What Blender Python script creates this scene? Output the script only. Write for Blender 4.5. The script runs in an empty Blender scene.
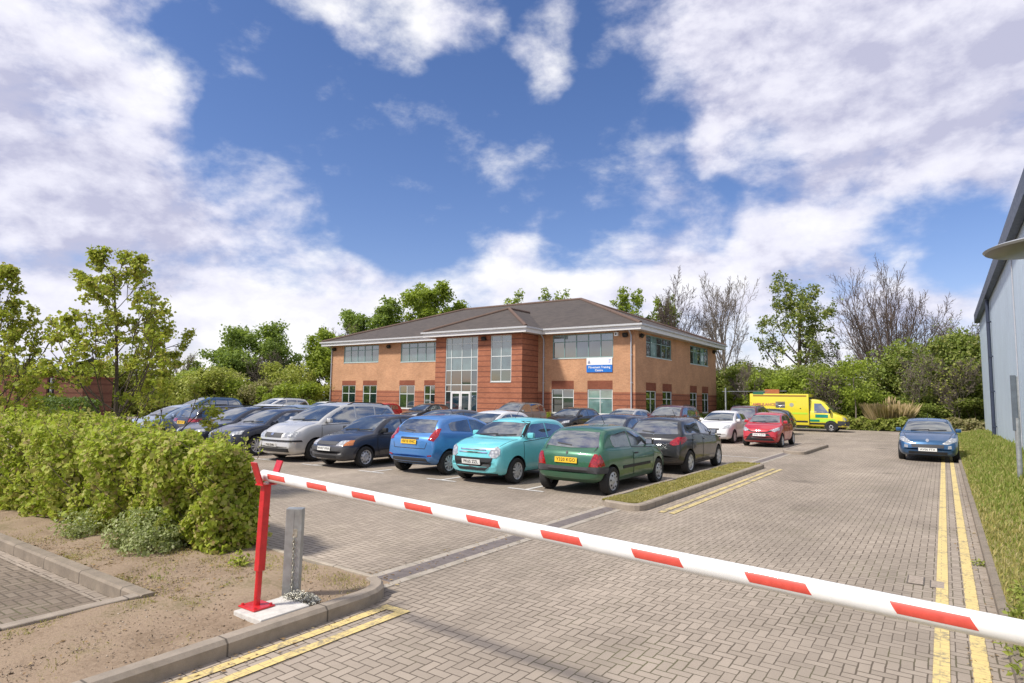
import bpy, bmesh, math, random
import numpy as np
from math import radians as RAD, sin, cos, pi, sqrt
from mathutils import Vector, Matrix, Euler
from mathutils.bvhtree import BVHTree
random.seed(7); RNG = np.random.default_rng(7)
SC = bpy.context.scene
COL = SC.collection
W = bpy.data.worlds.new("World"); SC.world = W; W.use_nodes = True

# ------------------------------------------------------------------ tags
def tag(o, label=None, cat=None, group=None, kind=None):
    if label: o['label'] = label
    if cat: o['category'] = cat
    if group: o['group'] = group
    if kind: o['kind'] = kind
    return o
def empty(name, loc=(0, 0, 0), rz=0.0):
    o = bpy.data.objects.new(name, None); COL.objects.link(o)
    o.location = loc; o.rotation_euler = (0, 0, rz); o.empty_display_size = .2
    return o
def link(name, me, parent=None, mats=None):
    o = bpy.data.objects.new(name, me); COL.objects.link(o)
    if mats is not None:
        for m in (mats if isinstance(mats, (list, tuple)) else [mats]): me.materials.append(m)
    if parent is not None: o.parent = parent
    return o
KIDS = {}
def copy_tree(o, parent=None, paint=None):
    c = o.copy(); COL.objects.link(c); c.parent = parent
    if paint is not None and o.type == 'MESH':
        for s in c.material_slots:
            if s.material and s.material.name.startswith('paint'):
                s.link = 'OBJECT'; s.material = paint
    for ch in list(o.children): copy_tree(ch, c, paint)
    return c

# ------------------------------------------------------------------ materials
def srgb(r, g, b):
    f = lambda c: (c / 255 / 12.92) if c <= 10 else ((c / 255 + .055) / 1.055) ** 2.4
    return (f(r), f(g), f(b), 1)
class N:
    """tiny node builder"""
    def __init__(s, tree): s.t = tree; s.n = tree.nodes; s.l = tree.links
    def new(s, typ, **kw):
        n = s.n.new(typ)
        for k, v in kw.items():
            if k.startswith('i_'): s.set(n.inputs[int(k[2:])] if k[2:].isdigit() else n.inputs[k[2:].replace('_', ' ')], v)
            else: setattr(n, k, v)
        return n
    def set(s, inp, v):
        if isinstance(v, bpy.types.NodeSocket): s.l.new(v, inp)
        elif isinstance(v, bpy.types.Node): s.l.new(v.outputs[0], inp)
        else: inp.default_value = v
    def m(s, op, a, b=None, c=None, clamp=False):
        n = s.n.new('ShaderNodeMath'); n.operation = op; n.use_clamp = clamp
        s.set(n.inputs[0], a)
        if b is not None: s.set(n.inputs[1], b)
        if c is not None: s.set(n.inputs[2], c)
        return n.outputs[0]
    def mix(s, f, a, b, blend='MIX'):
        n = s.n.new('ShaderNodeMix'); n.data_type = 'RGBA'; n.blend_type = blend
        s.set(n.inputs[0], f); s.set(n.inputs[6], a); s.set(n.inputs[7], b)
        return n.outputs[2]
    def ramp(s, f, stops, interp='LINEAR'):
        n = s.n.new('ShaderNodeValToRGB'); n.color_ramp.interpolation = interp
        el = n.color_ramp.elements
        while len(el) < len(stops): el.new(.5)
        for e, (p, c) in zip(el, stops):
            e.position = p; e.color = c if len(c) == 4 else (*c, 1)
        s.set(n.inputs[0], f); return n.outputs[0]
    def rng(s, v, a, b, c=0., d=1., smooth=False):
        n = s.n.new('ShaderNodeMapRange'); n.clamp = True
        if smooth: n.interpolation_type = 'SMOOTHSTEP'
        s.set(n.inputs[0], v)
        for k, x in zip((1, 2, 3, 4), (a, b, c, d)): s.set(n.inputs[k], x)
        return n.outputs[0]
    def noise(s, vec, scale, detail=4, rough=.55, dist=0., out=0):
        n = s.n.new('ShaderNodeTexNoise')
        if vec is not None: s.set(n.inputs['Vector'], vec)
        n.inputs['Scale'].default_value = scale; n.inputs['Detail'].default_value = detail
        n.inputs['Roughness'].default_value = rough; n.inputs['Distortion'].default_value = dist
        return n.outputs[out]
    def bump(s, h, strength=.3, dist=.01):
        n = s.n.new('ShaderNodeBump'); n.inputs['Strength'].default_value = strength
        n.inputs['Distance'].default_value = dist; s.set(n.inputs['Height'], h); return n.outputs[0]
def mat(name):
    m = bpy.data.materials.new(name); m.use_nodes = True
    k = N(m.node_tree); b = m.node_tree.nodes['Principled BSDF']
    return m, k, b
def simple(name, col, rough=.5, metal=0., spec=.5, coat=0., var=0., vscale=8., bump=0., bscale=60.):
    """plain surface with a little tone variation"""
    m, k, b = mat(name)
    c = (*col[:3], 1)
    b.inputs['Roughness'].default_value = rough; b.inputs['Metallic'].default_value = metal
    b.inputs['Specular IOR Level'].default_value = spec
    b.inputs['Coat Weight'].default_value = coat; b.inputs['Coat Roughness'].default_value = .04
    tc = k.new('ShaderNodeTexCoord').outputs['Object']
    if var > 0:
        n = k.noise(tc, vscale, 5, .6)
        f = k.rng(n, .3, .7, 1 - var, 1 + var)
        mx = k.new('ShaderNodeVectorMath', operation='SCALE'); k.set(mx.inputs[0], c[:3]); k.set(mx.inputs['Scale'], f)
        k.set(b.inputs['Base Color'], mx.outputs[0])
        k.set(b.inputs['Roughness'], k.rng(n, .3, .7, max(.02, rough - .08), min(1, rough + .08)))
    else: b.inputs['Base Color'].default_value = c
    if bump > 0: k.set(b.inputs['Normal'], k.bump(k.noise(tc, bscale, 4), bump, .01))
    return m
def paint(name, col, metal=.0, rough=.35, coat=1.):
    m, k, b = mat('paint_' + name)
    tc = k.new('ShaderNodeTexCoord').outputs['Object']
    n = k.noise(tc, 3, 6, .65)
    sep = k.new('ShaderNodeSeparateXYZ', i_0=tc)
    # road dust gathers low on the body: a film of dirt with its own height
    d = k.m('MULTIPLY', k.rng(sep.outputs[2], .15, .6, .32, .03), k.rng(n, .35, .7, .3, 1.))
    k.set(b.inputs['Base Color'], k.mix(d, (*col[:3], 1), (.20, .17, .13, 1)))
    b.inputs['Metallic'].default_value = metal
    k.set(b.inputs['Roughness'], k.rng(n, .3, .7, rough - .05, rough + .1))
    k.set(b.inputs['Coat Weight'], k.m('SUBTRACT', coat, d, clamp=True))
    b.inputs['Coat Roughness'].default_value = .06
    return m
def leafmat(name, cols, trans=.35, rough=.55):
    m, k, b = mat(name)
    g = k.new('ShaderNodeNewGeometry')
    cols = [tuple(min(.6, v * 1.2) for v in c) for c in cols]
    c = k.ramp(g.outputs['Random Per Island'], [(i / max(1, len(cols) - 1), c) for i, c in enumerate(cols)])
    k.set(b.inputs['Base Color'], c); b.inputs['Roughness'].default_value = rough
    b.inputs['Specular IOR Level'].default_value = .3
    t = k.new('ShaderNodeBsdfTranslucent'); k.set(t.inputs[0], k.mix(.5, c, (.35, .45, .04, 1), 'MULTIPLY' if False else 'MIX'))
    mx = k.new('ShaderNodeMixShader'); mx.inputs[0].default_value = trans
    k.l.new(b.outputs[0], mx.inputs[1]); k.l.new(t.outputs[0], mx.inputs[2])
    k.l.new(mx.outputs[0], m.node_tree.nodes['Material Output'].inputs[0])
    return m

# ------------------------------------------------------------------ mesh builder
class MB:
    def __init__(s): s.v = []; s.f = []; s.m = []
    def add(s, vs, fs, mi=0):
        o = len(s.v); s.v.extend([tuple(v) for v in vs]); s.f.extend([tuple(i + o for i in f) for f in fs]); s.m.extend([mi] * len(fs)); return s
    def quad(s, a, b, c, d, mi=0): return s.add([a, b, c, d], [(0, 1, 2, 3)], mi)
    def box(s, x0, x1, y0, y1, z0, z1, mi=0, bev=0., M=None):
        bm = bmesh.new(); bmesh.ops.create_cube(bm, size=1)
        for v in bm.verts:
            v.co = Vector((x0 + (v.co.x + .5) * (x1 - x0), y0 + (v.co.y + .5) * (y1 - y0), z0 + (v.co.z + .5) * (z1 - z0)))
        if bev > 0: bmesh.ops.bevel(bm, geom=bm.edges[:], offset=bev, segments=2, affect='EDGES', profile=.6)
        if M is not None: bmesh.ops.transform(bm, matrix=M, verts=bm.verts)
        return s.bm(bm, mi)
    def bm(s, bm, mi=0):
        bm.verts.index_update(); s.add([v.co.copy() for v in bm.verts], [[v.index for v in f.verts] for f in bm.faces], mi); bm.free(); return s
    def prism(s, poly, z0, z1, mi=0, bev=0.):
        """vertical prism over a CCW xy polygon"""
        bm = bmesh.new(); vs = [bm.verts.new((x, y, z0)) for x, y in poly]; f = bm.faces.new(vs)
        f.normal_update()
        if f.normal.z > 0: f.normal_flip()
        r = bmesh.ops.extrude_face_region(bm, geom=[f]); up = [e for e in r['geom'] if isinstance(e, bmesh.types.BMVert)]
        bmesh.ops.translate(bm, verts=up, vec=(0, 0, z1 - z0))
        if bev > 0:
            ed = [e for e in bm.edges if all(abs(v.co.z - z1) < 1e-6 for v in e.verts)]
            bmesh.ops.bevel(bm, geom=ed, offset=bev, segments=2, affect='EDGES', profile=.5)
        bmesh.ops.recalc_face_normals(bm, faces=bm.faces)
        return s.bm(bm, mi)
    def tube(s, pts, rad, n=6, mi=0, cap=True):
        pts = [Vector(p) for p in pts]; rad = rad if hasattr(rad, '__len__') else [rad] * len(pts)
        vs = []; up = None
        for i, p in enumerate(pts):
            d = (pts[min(i + 1, len(pts) - 1)] - pts[max(i - 1, 0)]); d = d.normalized() if d.length > 1e-9 else Vector((0, 0, 1))
            if up is None: up = d.orthogonal().normalized()
            up = (up - d * up.dot(d)); up = up.normalized() if up.length > 1e-6 else d.orthogonal().normalized()
            w = d.cross(up)
            for k in range(n):
                a = 2 * pi * k / n; vs.append(p + (up * cos(a) + w * sin(a)) * rad[i])
        fs = [(i * n + k, i * n + (k + 1) % n, (i + 1) * n + (k + 1) % n, (i + 1) * n + k) for i in range(len(pts) - 1) for k in range(n)]
        if cap: fs += [tuple(range(n - 1, -1, -1)), tuple((len(pts) - 1) * n + k for k in range(n))]
        return s.add(vs, fs, mi)
    def lathe(s, prof, n=24, mi=0, M=None, mis=None):
        """revolve (r, h) profile about the z axis, M places it"""
        M = M or Matrix(); vs = [M @ Vector((r * cos(2 * pi * k / n), r * sin(2 * pi * k / n), h)) for r, h in prof for k in range(n)]
        for i in range(len(prof) - 1):
            pass
        o = len(s.v); s.v.extend([tuple(v) for v in vs])
        for i in range(len(prof) - 1):
            for k in range(n):
                s.f.append((o + i * n + k, o + i * n + (k + 1) % n, o + (i + 1) * n + (k + 1) % n, o + (i + 1) * n + k)); s.m.append(mis[i] if mis else mi)
        return s
    def mesh(s, name, smooth=None):
        me = bpy.data.meshes.new(name); me.from_pydata(s.v, [], s.f)
        if s.m: me.polygons.foreach_set('material_index', s.m)
        me.update()
        if smooth is not None:
            me.shade_smooth()
            if smooth < 180: me.set_sharp_from_angle(angle=RAD(smooth))
        return me
    def build(s, name, mats, parent=None, smooth=None):
        return link(name, s.mesh(name, smooth), parent, mats)

def quads_mesh(name, V, per=4, tris=None):
    """fast mesh of many small separate faces. V (N,per,3); tris = local faces"""
    n = V.shape[0]; tris = tris or [(0, 1, 2), (0, 2, 3)]
    me = bpy.data.meshes.new(name)
    me.vertices.add(n * per); me.vertices.foreach_set('co', V.reshape(-1).astype(np.float32))
    T = np.array(tris); nf = len(tris); L = T.shape[1]
    idx = (np.arange(n)[:, None, None] * per + T[None]).reshape(-1)
    me.loops.add(n * nf * L); me.loops.foreach_set('vertex_index', idx.astype(np.int32))
    me.polygons.add(n * nf); me.polygons.foreach_set('loop_start', (np.arange(n * nf) * L).astype(np.int32))
    me.update(calc_edges=True); me.validate()
    return me
def unit(a): return a / np.maximum(np.linalg.norm(a, axis=-1, keepdims=True), 1e-9)
def leaves(P, size, rng, wid=.62, droop=.0, out=None, outw=.6, sv=.35):
    """leaf shapes (folded diamonds) at points P"""
    n = len(P); a = unit(rng.normal(size=(n, 3)) + np.array([0, 0, -droop]))
    nn = rng.normal(size=(n, 3)) * .8 + np.array([0, 0, .5])
    if out is not None: nn = nn + out * outw * 2
    nn = unit(nn - a * (nn * a).sum(1, keepdims=True)); b = np.cross(a, nn)
    s = size * (1 + sv * rng.normal(size=(n, 1))).clip(.4, 1.8)
    p0 = P - a * s * .5; p2 = P + a * s * .5 - nn * s * .06
    l = P + b * s * wid * .5 + nn * s * .12; r = P - b * s * wid * .5 + nn * s * .12
    return np.stack([p0, l, p2, r], 1)
EXPO=.80; SUN_DIR=(-.36,-.66,.90); SUN_E=2.7; SUN_ANG=6.0; SKY_S=.12; SKY_SAT=1.2; SKY_V=.66
CLOUD_D=(2.8,2.8,3.6); CLOUD_M=(4.3,4.25,4.8); CLOUD_L=(5.2,5.15,5.25)
# ------------------------------------------------------------------ camera, world, sun
CAMH = 1.95
cam = bpy.data.cameras.new("camera"); co = bpy.data.objects.new("camera", cam); COL.objects.link(co)
cam.sensor_width = 36; cam.lens = 36 * 618.67 / 1024; cam.clip_end = 4000; cam.clip_start = .05
co.location = (0, 0, CAMH)
Yw, Pt, Rl = RAD(34.84), RAD(5.2), RAD(.817)
rt = Vector((cos(Yw), sin(Yw), 0)); fw = Vector((-sin(Yw) * cos(Pt), cos(Yw) * cos(Pt), sin(Pt))); upv = rt.cross(fw)
r2 = rt * cos(Rl) + upv * sin(Rl); u2 = upv * cos(Rl) - rt * sin(Rl)
co.matrix_world = Matrix.Translation((0, 0, CAMH)) @ Matrix((r2, u2, -fw)).transposed().to_4x4()
SC.camera = co
vs = SC.view_settings; vs.view_transform = 'Standard'; vs.look = 'None'; vs.exposure = EXPO; vs.gamma = 1

# sun high on the left, slightly behind the camera
sd = Vector(SUN_DIR).normalized()
sun = bpy.data.lights.new("sun", 'SUN'); sun.energy = SUN_E; sun.angle = RAD(SUN_ANG); sun.color = (1, .95, .87)
so = bpy.data.objects.new("sun", sun); COL.objects.link(so); so.rotation_euler = (-sd).to_track_quat('-Z', 'Y').to_euler()
so.location = (0, 0, 30)
elev = math.asin(sd.z); azim = math.atan2(sd.x, sd.y)

def make_sky():
    t = W.node_tree; t.nodes.clear(); k = N(t)
    out = k.new('ShaderNodeOutputWorld'); bg = k.new('ShaderNodeBackground'); bg.inputs[1].default_value = SKY_S
    k.l.new(bg.outputs[0], out.inputs[0])
    sky = k.new('ShaderNodeTexSky', sky_type='NISHITA', sun_disc=False, sun_elevation=elev, sun_rotation=azim, altitude=60, air_density=1.0, dust_density=.6, ozone_density=2.2)
    hs = k.new('ShaderNodeHueSaturation'); hs.inputs['Saturation'].default_value = SKY_SAT; hs.inputs['Value'].default_value = SKY_V
    k.l.new(sky.outputs[0], hs.inputs['Color'])
    D = k.new('ShaderNodeTexCoord').outputs['Generated']
    D = k.new('ShaderNodeVectorMath', operation='NORMALIZE', i_0=D).outputs[0]
    z = k.new('ShaderNodeSeparateXYZ', i_0=D).outputs[2]
    # clouds lie on a layer overhead, so they crowd together towards the horizon
    zz = k.m('ADD', k.m('MAXIMUM', z, 0.), .22)
    pl = k.new('ShaderNodeVectorMath', operation='SCALE', i_0=D); k.set(pl.inputs['Scale'], k.m('DIVIDE', 1., zz))
    pl = pl.outputs[0]
    st = k.new('ShaderNodeVectorMath', operation='MULTIPLY', i_0=D); st.inputs[1].default_value = (1, 1, 1.7); st = st.outputs[0]
    def blobs(tbl, base, mx=False):
        acc = base
        for az, el, rad, w in tbl:
            a, e = RAD(az), RAD(el); c = (cos(e) * sin(a), cos(e) * cos(a), sin(e))
            d = k.new('ShaderNodeVectorMath', operation='DOT_PRODUCT', i_0=D); d.inputs[1].default_value = c
            v = k.rng(d.outputs['Value'], cos(RAD(rad * 1.3)), cos(RAD(rad * .35)), 0., w, True)
            acc = k.m('MAXIMUM', acc, v) if (w > 0 and mx) else k.m('ADD', acc, v)
        return acc
    big = k.noise(pl, 1.1, 9, .58, .35); fine = k.noise(st, 7.5, 10, .58, .1)
    n = k.m('ADD', k.m('MULTIPLY', k.m('SUBTRACT', fine, .5), 2.3), k.m('MULTIPLY', k.m('SUBTRACT', big, .5), 1.7))
    cov = k.m('ADD', blobs(CLOUDS, k.rng(z, .60, .75, .0, .7), True), n)
    alpha = k.rng(cov, .12, .98, 0., 1., True)
    # cumulus relief: the noise against itself a step towards the sun
    off = k.new('ShaderNodeVectorMath', operation='ADD', i_0=st); off.inputs[1].default_value = tuple(sd * .055)
    rel = k.m('SUBTRACT', fine, k.noise(off.outputs[0], 7.5, 10, .58, .1))
    lit = k.m('ADD', k.m('MULTIPLY', rel, 2.2), k.m('MULTIPLY', k.m('SUBTRACT', k.noise(st, 3.2, 9, .62), .5), 2.0))
    shade = k.m('SUBTRACT', k.m('ADD', .72, lit), blobs(SHADES, 0.), clamp=False)
    v = k.rng(shade, 0., 1., 0., 1.)
    cc = k.ramp(v, [(0., CLOUD_D), (.45, CLOUD_M), (1., CLOUD_L)])
    blue = k.mix(1., hs.outputs[0], (1.12, .93, 1.04, 1), 'MULTIPLY')
    k.set(bg.inputs[0], k.mix(k.m('MULTIPLY', alpha, .94), blue, cc))
    W.cycles.sampling_method = 'MANUAL'; W.cycles.sample_map_resolution = 1024
CLOUDS = [(-72.3, 21.8, 11.1, 1), (-74.9, 24.4, 5.6, 0.5), (-65.4, 17.6, 6.5, 0.7), (-58.3, 13.5, 10.2, 0.95), (-71.5, 10.5, 13.9, 1), (-65.4, 5.8, 18.5, 1), (-51.5, 11.1, 5.6, 0.4), (-67.2, 24.3, 4.2, 0.55), (-60.6, 25.5, 2.0, 0.35), (-47.0, 31.5, 7.5, 0.85), (-55.1, 31.2, 5.6, 0.7), (-33.5, 28.9, 3.5, 0.75), (-32.1, 32.3, 2.8, 0.55), (-41.3, 33.1, 5.6, 0.6), (-76.2, 26.2, 2.8, 0.4), (-70.9, 28.0, 3.7, 0.4), (-30.5, 21.6, 3.2, 0.35), (-24.9, 21.4, 1.5, 0.4), (-30.4, 12.3, 10.2, 0.95), (-40.5, 12.0, 6.5, 0.85), (-21.3, 12.1, 6.5, 0.9), (-37.8, 5.3, 14.8, 0.7), (-50.5, 8.5, 9.5, 0.9), (-12.4, 28.0, 12.0, 0.8), (-1.9, 24.5, 13.9, 0.95), (-18.5, 25.0, 5.6, 0.6), (4.3, 20.3, 11.1, 1), (-8.0, 15.4, 10.2, 0.85), (-15.1, 19.0, 5.6, 0.5), (-0.2, 16.2, 9.3, 0.9), (-6.7, 9.2, 11.1, 0.8), (3.7, 7.6, 11.1, 0.8), (-17.8, 8.0, 7.4, 0.7),
    (-59.1, 27.2, 6.5, -0.6), (-52.0, 21.3, 8.3, -0.9), (-58.7, 20.4, 4.6, -0.4), (-42.8, 19.6, 8.3, -0.9), (-38.2, 25.6, 5.6, -0.6), (-26.7, 18.0, 7.4, -0.7), (-23.0, 25.4, 4.6, -0.5), (-17.7, 16.3, 3.2, -0.5), (-12.6, 19.6, 3.7, -0.45), (-21.2, 22.0, 3.7, -0.4), (-4.8, 20.8, 3.7, -0.3), (-0.4, 12.5, 4.2, -0.5), (2.7, 11.4, 3.7, -0.3), (-47.2, 14.0, 2.8, -0.4),
    # the half of the sky behind the camera
    (-62, 8, 12, .9), (-20, 9, 9, .6), (60, 15, 20, .8), (95, 30, 22, .7), (130, 12, 24, .8), (175, 22, 20, .6), (-140, 15, 22, .7), (-110, 35, 18, .5), (40, 50, 20, .6)]
SHADES = [(-71.6, 12.3, 10.2, .42), (-63.7, 13.2, 8.3, 0.28), (-74.5, 19.2, 7.4, 0.12), (-3.2, 26.2, 18.5, 0.27), (4.1, 16.2, 13.0, 0.2), (-12.3, 29.5, 11.1, 0.2), (-43.4, 7.9, 9.3, 0.1), (-17.8, 7.1, 9.3, 0.1)]
make_sky()
# ------------------------------------------------------------------ ground
def herringbone(name, ca, cb, unit_m=.1, joint=.055):
    """block paving 200 x 100 mm laid in 90 degree herringbone"""
    m, k, b = mat(name)
    P = k.new('ShaderNodeTexCoord').outputs['Object']
    wob = k.noise(P, 9, 2, .5, out=1)
    ws = k.new('ShaderNodeVectorMath', operation='SUBTRACT', i_0=wob); ws.inputs[1].default_value = (.5, .5, .5)
    wv = k.new('ShaderNodeVectorMath', operation='SCALE', i_0=ws.outputs[0]); wv.inputs['Scale'].default_value = .012
    P2 = k.new('ShaderNodeVectorMath', operation='ADD', i_0=P, i_1=wv.outputs[0])
    sc = k.new('ShaderNodeVectorMath', operation='SCALE', i_0=P2.outputs[0]); sc.inputs['Scale'].default_value = 1 / unit_m
    s = k.new('ShaderNodeSeparateXYZ', i_0=sc.outputs[0]); x, y = s.outputs[0], s.outputs[1]
    i, j = k.m('FLOOR', x), k.m('FLOOR', y); fx, fy = k.m('SUBTRACT', x, i), k.m('SUBTRACT', y, j)
    q = k.m('FLOORED_MODULO', k.m('SUBTRACT', i, j), 4.)
    e = [k.m('COMPARE', q, float(v), .25) for v in range(4)]
    gx, gy = k.m('SUBTRACT', 1., fx), k.m('SUBTRACT', 1., fy)
    big = 5.
    # distance to each side of the cell, ignoring the side shared with the other half of the block
    dl = k.m('ADD', fx, k.m('MULTIPLY', e[1], big)); dr = k.m('ADD', gx, k.m('MULTIPLY', e[0], big))
    db = k.m('ADD', fy, k.m('MULTIPLY', e[2], big)); dt = k.m('ADD', gy, k.m('MULTIPLY', e[3], big))
    d = k.m('MINIMUM', k.m('MINIMUM', dl, dr), k.m('MINIMUM', db, dt))
    ii = k.m('SUBTRACT', i, e[1]); jj = k.m('SUBTRACT', j, e[2])
    idv = k.new('ShaderNodeCombineXYZ', i_0=ii, i_1=jj)
    wn = k.new('ShaderNodeTexWhiteNoise', noise_dimensions='3D', i_0=idv.outputs[0]).outputs[0]
    jn = k.m('MULTIPLY', k.rng(k.noise(P, 1.3, 5, .6), .35, .65, .75, 1.5), joint)
    body = k.rng(d, k.m('MULTIPLY', jn, .55), k.m('MULTIPLY', jn, 1.7), 0., 1., True)
    tone = k.mix(k.m('ADD', k.m('MULTIPLY', wn, .6), k.m('MULTIPLY', k.noise(P, 26, 4, .7), .4)), (*ca, 1), (*cb, 1))
    # long traffic stains and patches of damp dirt
    sp = k.new('ShaderNodeMapping'); sp.inputs['Scale'].default_value = (1, .22, 1); k.set(sp.inputs[0], P)
    stn = k.noise(sp.outputs[0], .55, 6, .62)
    patch = k.noise(P, .35, 6, .6); grit = k.noise(P, 160, 3, .7)
    f = k.m('MULTIPLY', k.rng(stn, .3, .72, .70, 1.14), k.m('MULTIPLY', k.rng(patch, .3, .7, .80, 1.12), k.rng(grit, .25, .75, .84, 1.14)))
    # a few oil spots
    vo = k.new('ShaderNodeTexVoronoi', i_Scale=.55); k.set(vo.inputs['Vector'], P)
    oil = k.m('MULTIPLY', k.rng(k.m('ADD', vo.outputs['Distance'], k.m('MULTIPLY', k.noise(P, 5, 4), .35)), .22, .42, 1., 0., True), k.rng(k.noise(P, .23, 2), .52, .62, 0., .45))
    f = k.m('MULTIPLY', f, k.m('SUBTRACT', 1., oil))
    tn = k.new('ShaderNodeVectorMath', operation='SCALE', i_0=tone); k.set(tn.inputs['Scale'], f)
    jc = k.mix(k.rng(k.noise(P, .8, 4), .5, .7), (.115, .092, .068, 1), (.12, .115, .055, 1))
    k.set(b.inputs['Base Color'], k.mix(body, jc, tn.outputs[0]))
    b.inputs['Roughness'].default_value = .85; b.inputs['Specular IOR Level'].default_value = .25
    h = k.m('ADD', k.m('MULTIPLY', body, 1.), k.m('ADD', k.m('MULTIPLY', grit, .18), k.m('MULTIPLY', wn, .25)))
    k.set(b.inputs['Normal'], k.bump(h, .55, .004))
    return m
def earth(name, stops, scale=6., bump=.6):
    m, k, b = mat(name)
    P = k.new('ShaderNodeTexCoord').outputs['Object']
    n = k.m('ADD', k.m('MULTIPLY', k.noise(P, scale * .3, 6, .6), .6), k.m('MULTIPLY', k.noise(P, scale * 5, 6, .7), .4))
    k.set(b.inputs['Base Color'], k.ramp(n, stops)); b.inputs['Roughness'].default_value = .95; b.inputs['Specular IOR Level'].default_value = .1
    k.set(b.inputs['Normal'], k.bump(k.noise(P, scale * 9, 6, .7), bump, .02)); return m
def concrete(name, c, joint=.915, ax=1):
    """kerb concrete with joints every `joint` metres along the axis"""
    m, k, b = mat(name)
    P = k.new('ShaderNodeTexCoord').outputs['Object']
    n = k.noise(P, 5, 7, .65); g = k.noise(P, 120, 3, .7)
    s = k.new('ShaderNodeSeparateXYZ', i_0=P)
    w = k.m('FRACT', k.m('DIVIDE', s.outputs[ax], joint)); jd = k.m('MINIMUM', w, k.m('SUBTRACT', 1., w))
    jn = k.rng(jd, .004, .012, .35, 1.)
    f = k.m('MULTIPLY', jn, k.m('MULTIPLY', k.rng(n, .3, .7, .72, 1.12), k.rng(g, .2, .8, .85, 1.12)))
    sc = k.new('ShaderNodeVectorMath', operation='SCALE'); sc.inputs[0].default_value = c; k.set(sc.inputs['Scale'], f)
    k.set(b.inputs['Base Color'], k.mix(k.rng(k.noise(P, 2.2, 5, .7), .55, .72, 0, .5), sc.outputs[0], (.13, .12, .075, 1)))
    b.inputs['Roughness'].default_value = .9; k.set(b.inputs['Normal'], k.bump(k.m('ADD', g, k.m('MULTIPLY', jn, 2.)), .4, .004)); return m
def worn_paint(name, c, wear=.5):
    m, k, b = mat(name)
    P = k.new('ShaderNodeTexCoord').outputs['Object']
    n = k.m('ADD', k.m('MULTIPLY', k.noise(P, 22, 5, .7), .55), k.m('MULTIPLY', k.noise(P, 3, 4, .6), .45))
    f = k.rng(n, wear - .03, wear + .06, .85, 0.)
    # the block joints show through the paint as fine cracks
    br = k.new('ShaderNodeTexBrick', i_Scale=1.); k.set(br.inputs['Vector'], P)
    br.inputs['Brick Width'].default_value = .2; br.inputs['Row Height'].default_value = .1; br.inputs['Mortar Size'].default_value = .004
    f2 = k.m('MAXIMUM', f, k.m('MULTIPLY', br.outputs['Fac'], .55))
    k.set(b.inputs['Base Color'], k.mix(f2, k.mix(k.noise(P, 40, 3), (*c, 1), tuple(v * .8 for v in c) + (1,)), (.22, .19, .14, 1)))
    b.inputs['Roughness'].default_value = .7
    k.set(b.inputs['Normal'], k.bump(k.m('ADD', k.noise(P, 150, 3), k.m('MULTIPLY', f2, -.8)), .35, .003)); return m

M_PAVE = herringbone('block_paving', (.315, .262, .207), (.43, .36, .287), unit_m=.086, joint=.045)
M_KERB = concrete('kerb_concrete', (.33, .275, .215)); M_KERBX = concrete('kerb_concrete_cross', (.27, .22, .165), ax=0)
M_EDGE = concrete('edging_concrete', (.40, .35, .285))
M_SOIL = earth('trodden_soil', [(.28, (.13, .095, .062)), (.40, (.24, .175, .118)), (.52, (.335, .25, .175)), (.60, (.25, .195, .12)), (.72, (.17, .16, .07))], 5)
M_TURF = earth('turf_soil', [(.3, (.12, .12, .035)), (.5, (.22, .20, .07)), (.7, (.32, .25, .13))], 5)
M_LAND = earth('field', [(.3, (.05, .075, .02)), (.55, (.09, .12, .035)), (.75, (.14, .14, .06))], .8)
M_YEL = worn_paint('yellow_line_paint', (.74, .57, .23), .42); M_WHT = worn_paint('white_line_paint', (.72, .70, .66), .40)
M_YELP = worn_paint('old_yellow_line_paint', (.66, .52, .22), .46)
M_CHAN = simple('channel_block', (.155, .13, .12), .85, var=.25, vscale=9, bump=.4, bscale=90)

def sheet(name, x0, x1, y0, y1, z, m, nx=1, ny=1, kind='structure'):
    b = MB(); xs = np.linspace(x0, x1, nx + 1); ys = np.linspace(y0, y1, ny + 1)
    for i in range(nx):
        for j in range(ny): b.quad((xs[i], ys[j], z), (xs[i + 1], ys[j], z), (xs[i + 1], ys[j + 1], z), (xs[i], ys[j + 1], z))
    return tag(b.build(name, m), kind=kind)
sheet('ground', -1500, 1500, -1500, 1500, -.03, M_LAND)
sheet('road_paving', -75, .34, -14, 50.5, 0., M_PAVE)
# drainage channel between two rows of pale edging blocks
b = MB(); b.quad((-5.21, 4.62, .004), (-5.10, 4.62, .004), (-5.10, 27, .004), (-5.21, 27, .004)); b.quad((-4.86, 4.62, .004), (-4.75, 4.62, .004), (-4.75, 27, .004), (-4.86, 27, .004))
tag(b.build('road_edging', M_EDGE), kind='structure')
b = MB()
b.add([(-5.10, 4.62, .005), (-5.02, 4.62, -.02 + .03), (-4.94, 4.62, .008), (-4.86, 4.62, .005), (-5.10, 27, .005), (-5.02, 27, .010), (-4.94, 27, .008), (-4.86, 27, .005)], [(0, 1, 5, 4), (1, 2, 6, 5), (2, 3, 7, 6)])
tag(b.build('road_drain_channel', M_CHAN), kind='structure')
sheet('path_paving', -45, -6.16, -12, 2.71, .004, herringbone('old_block_paving', (.20, .155, .115), (.29, .235, .18), unit_m=.087, joint=.07))
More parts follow.
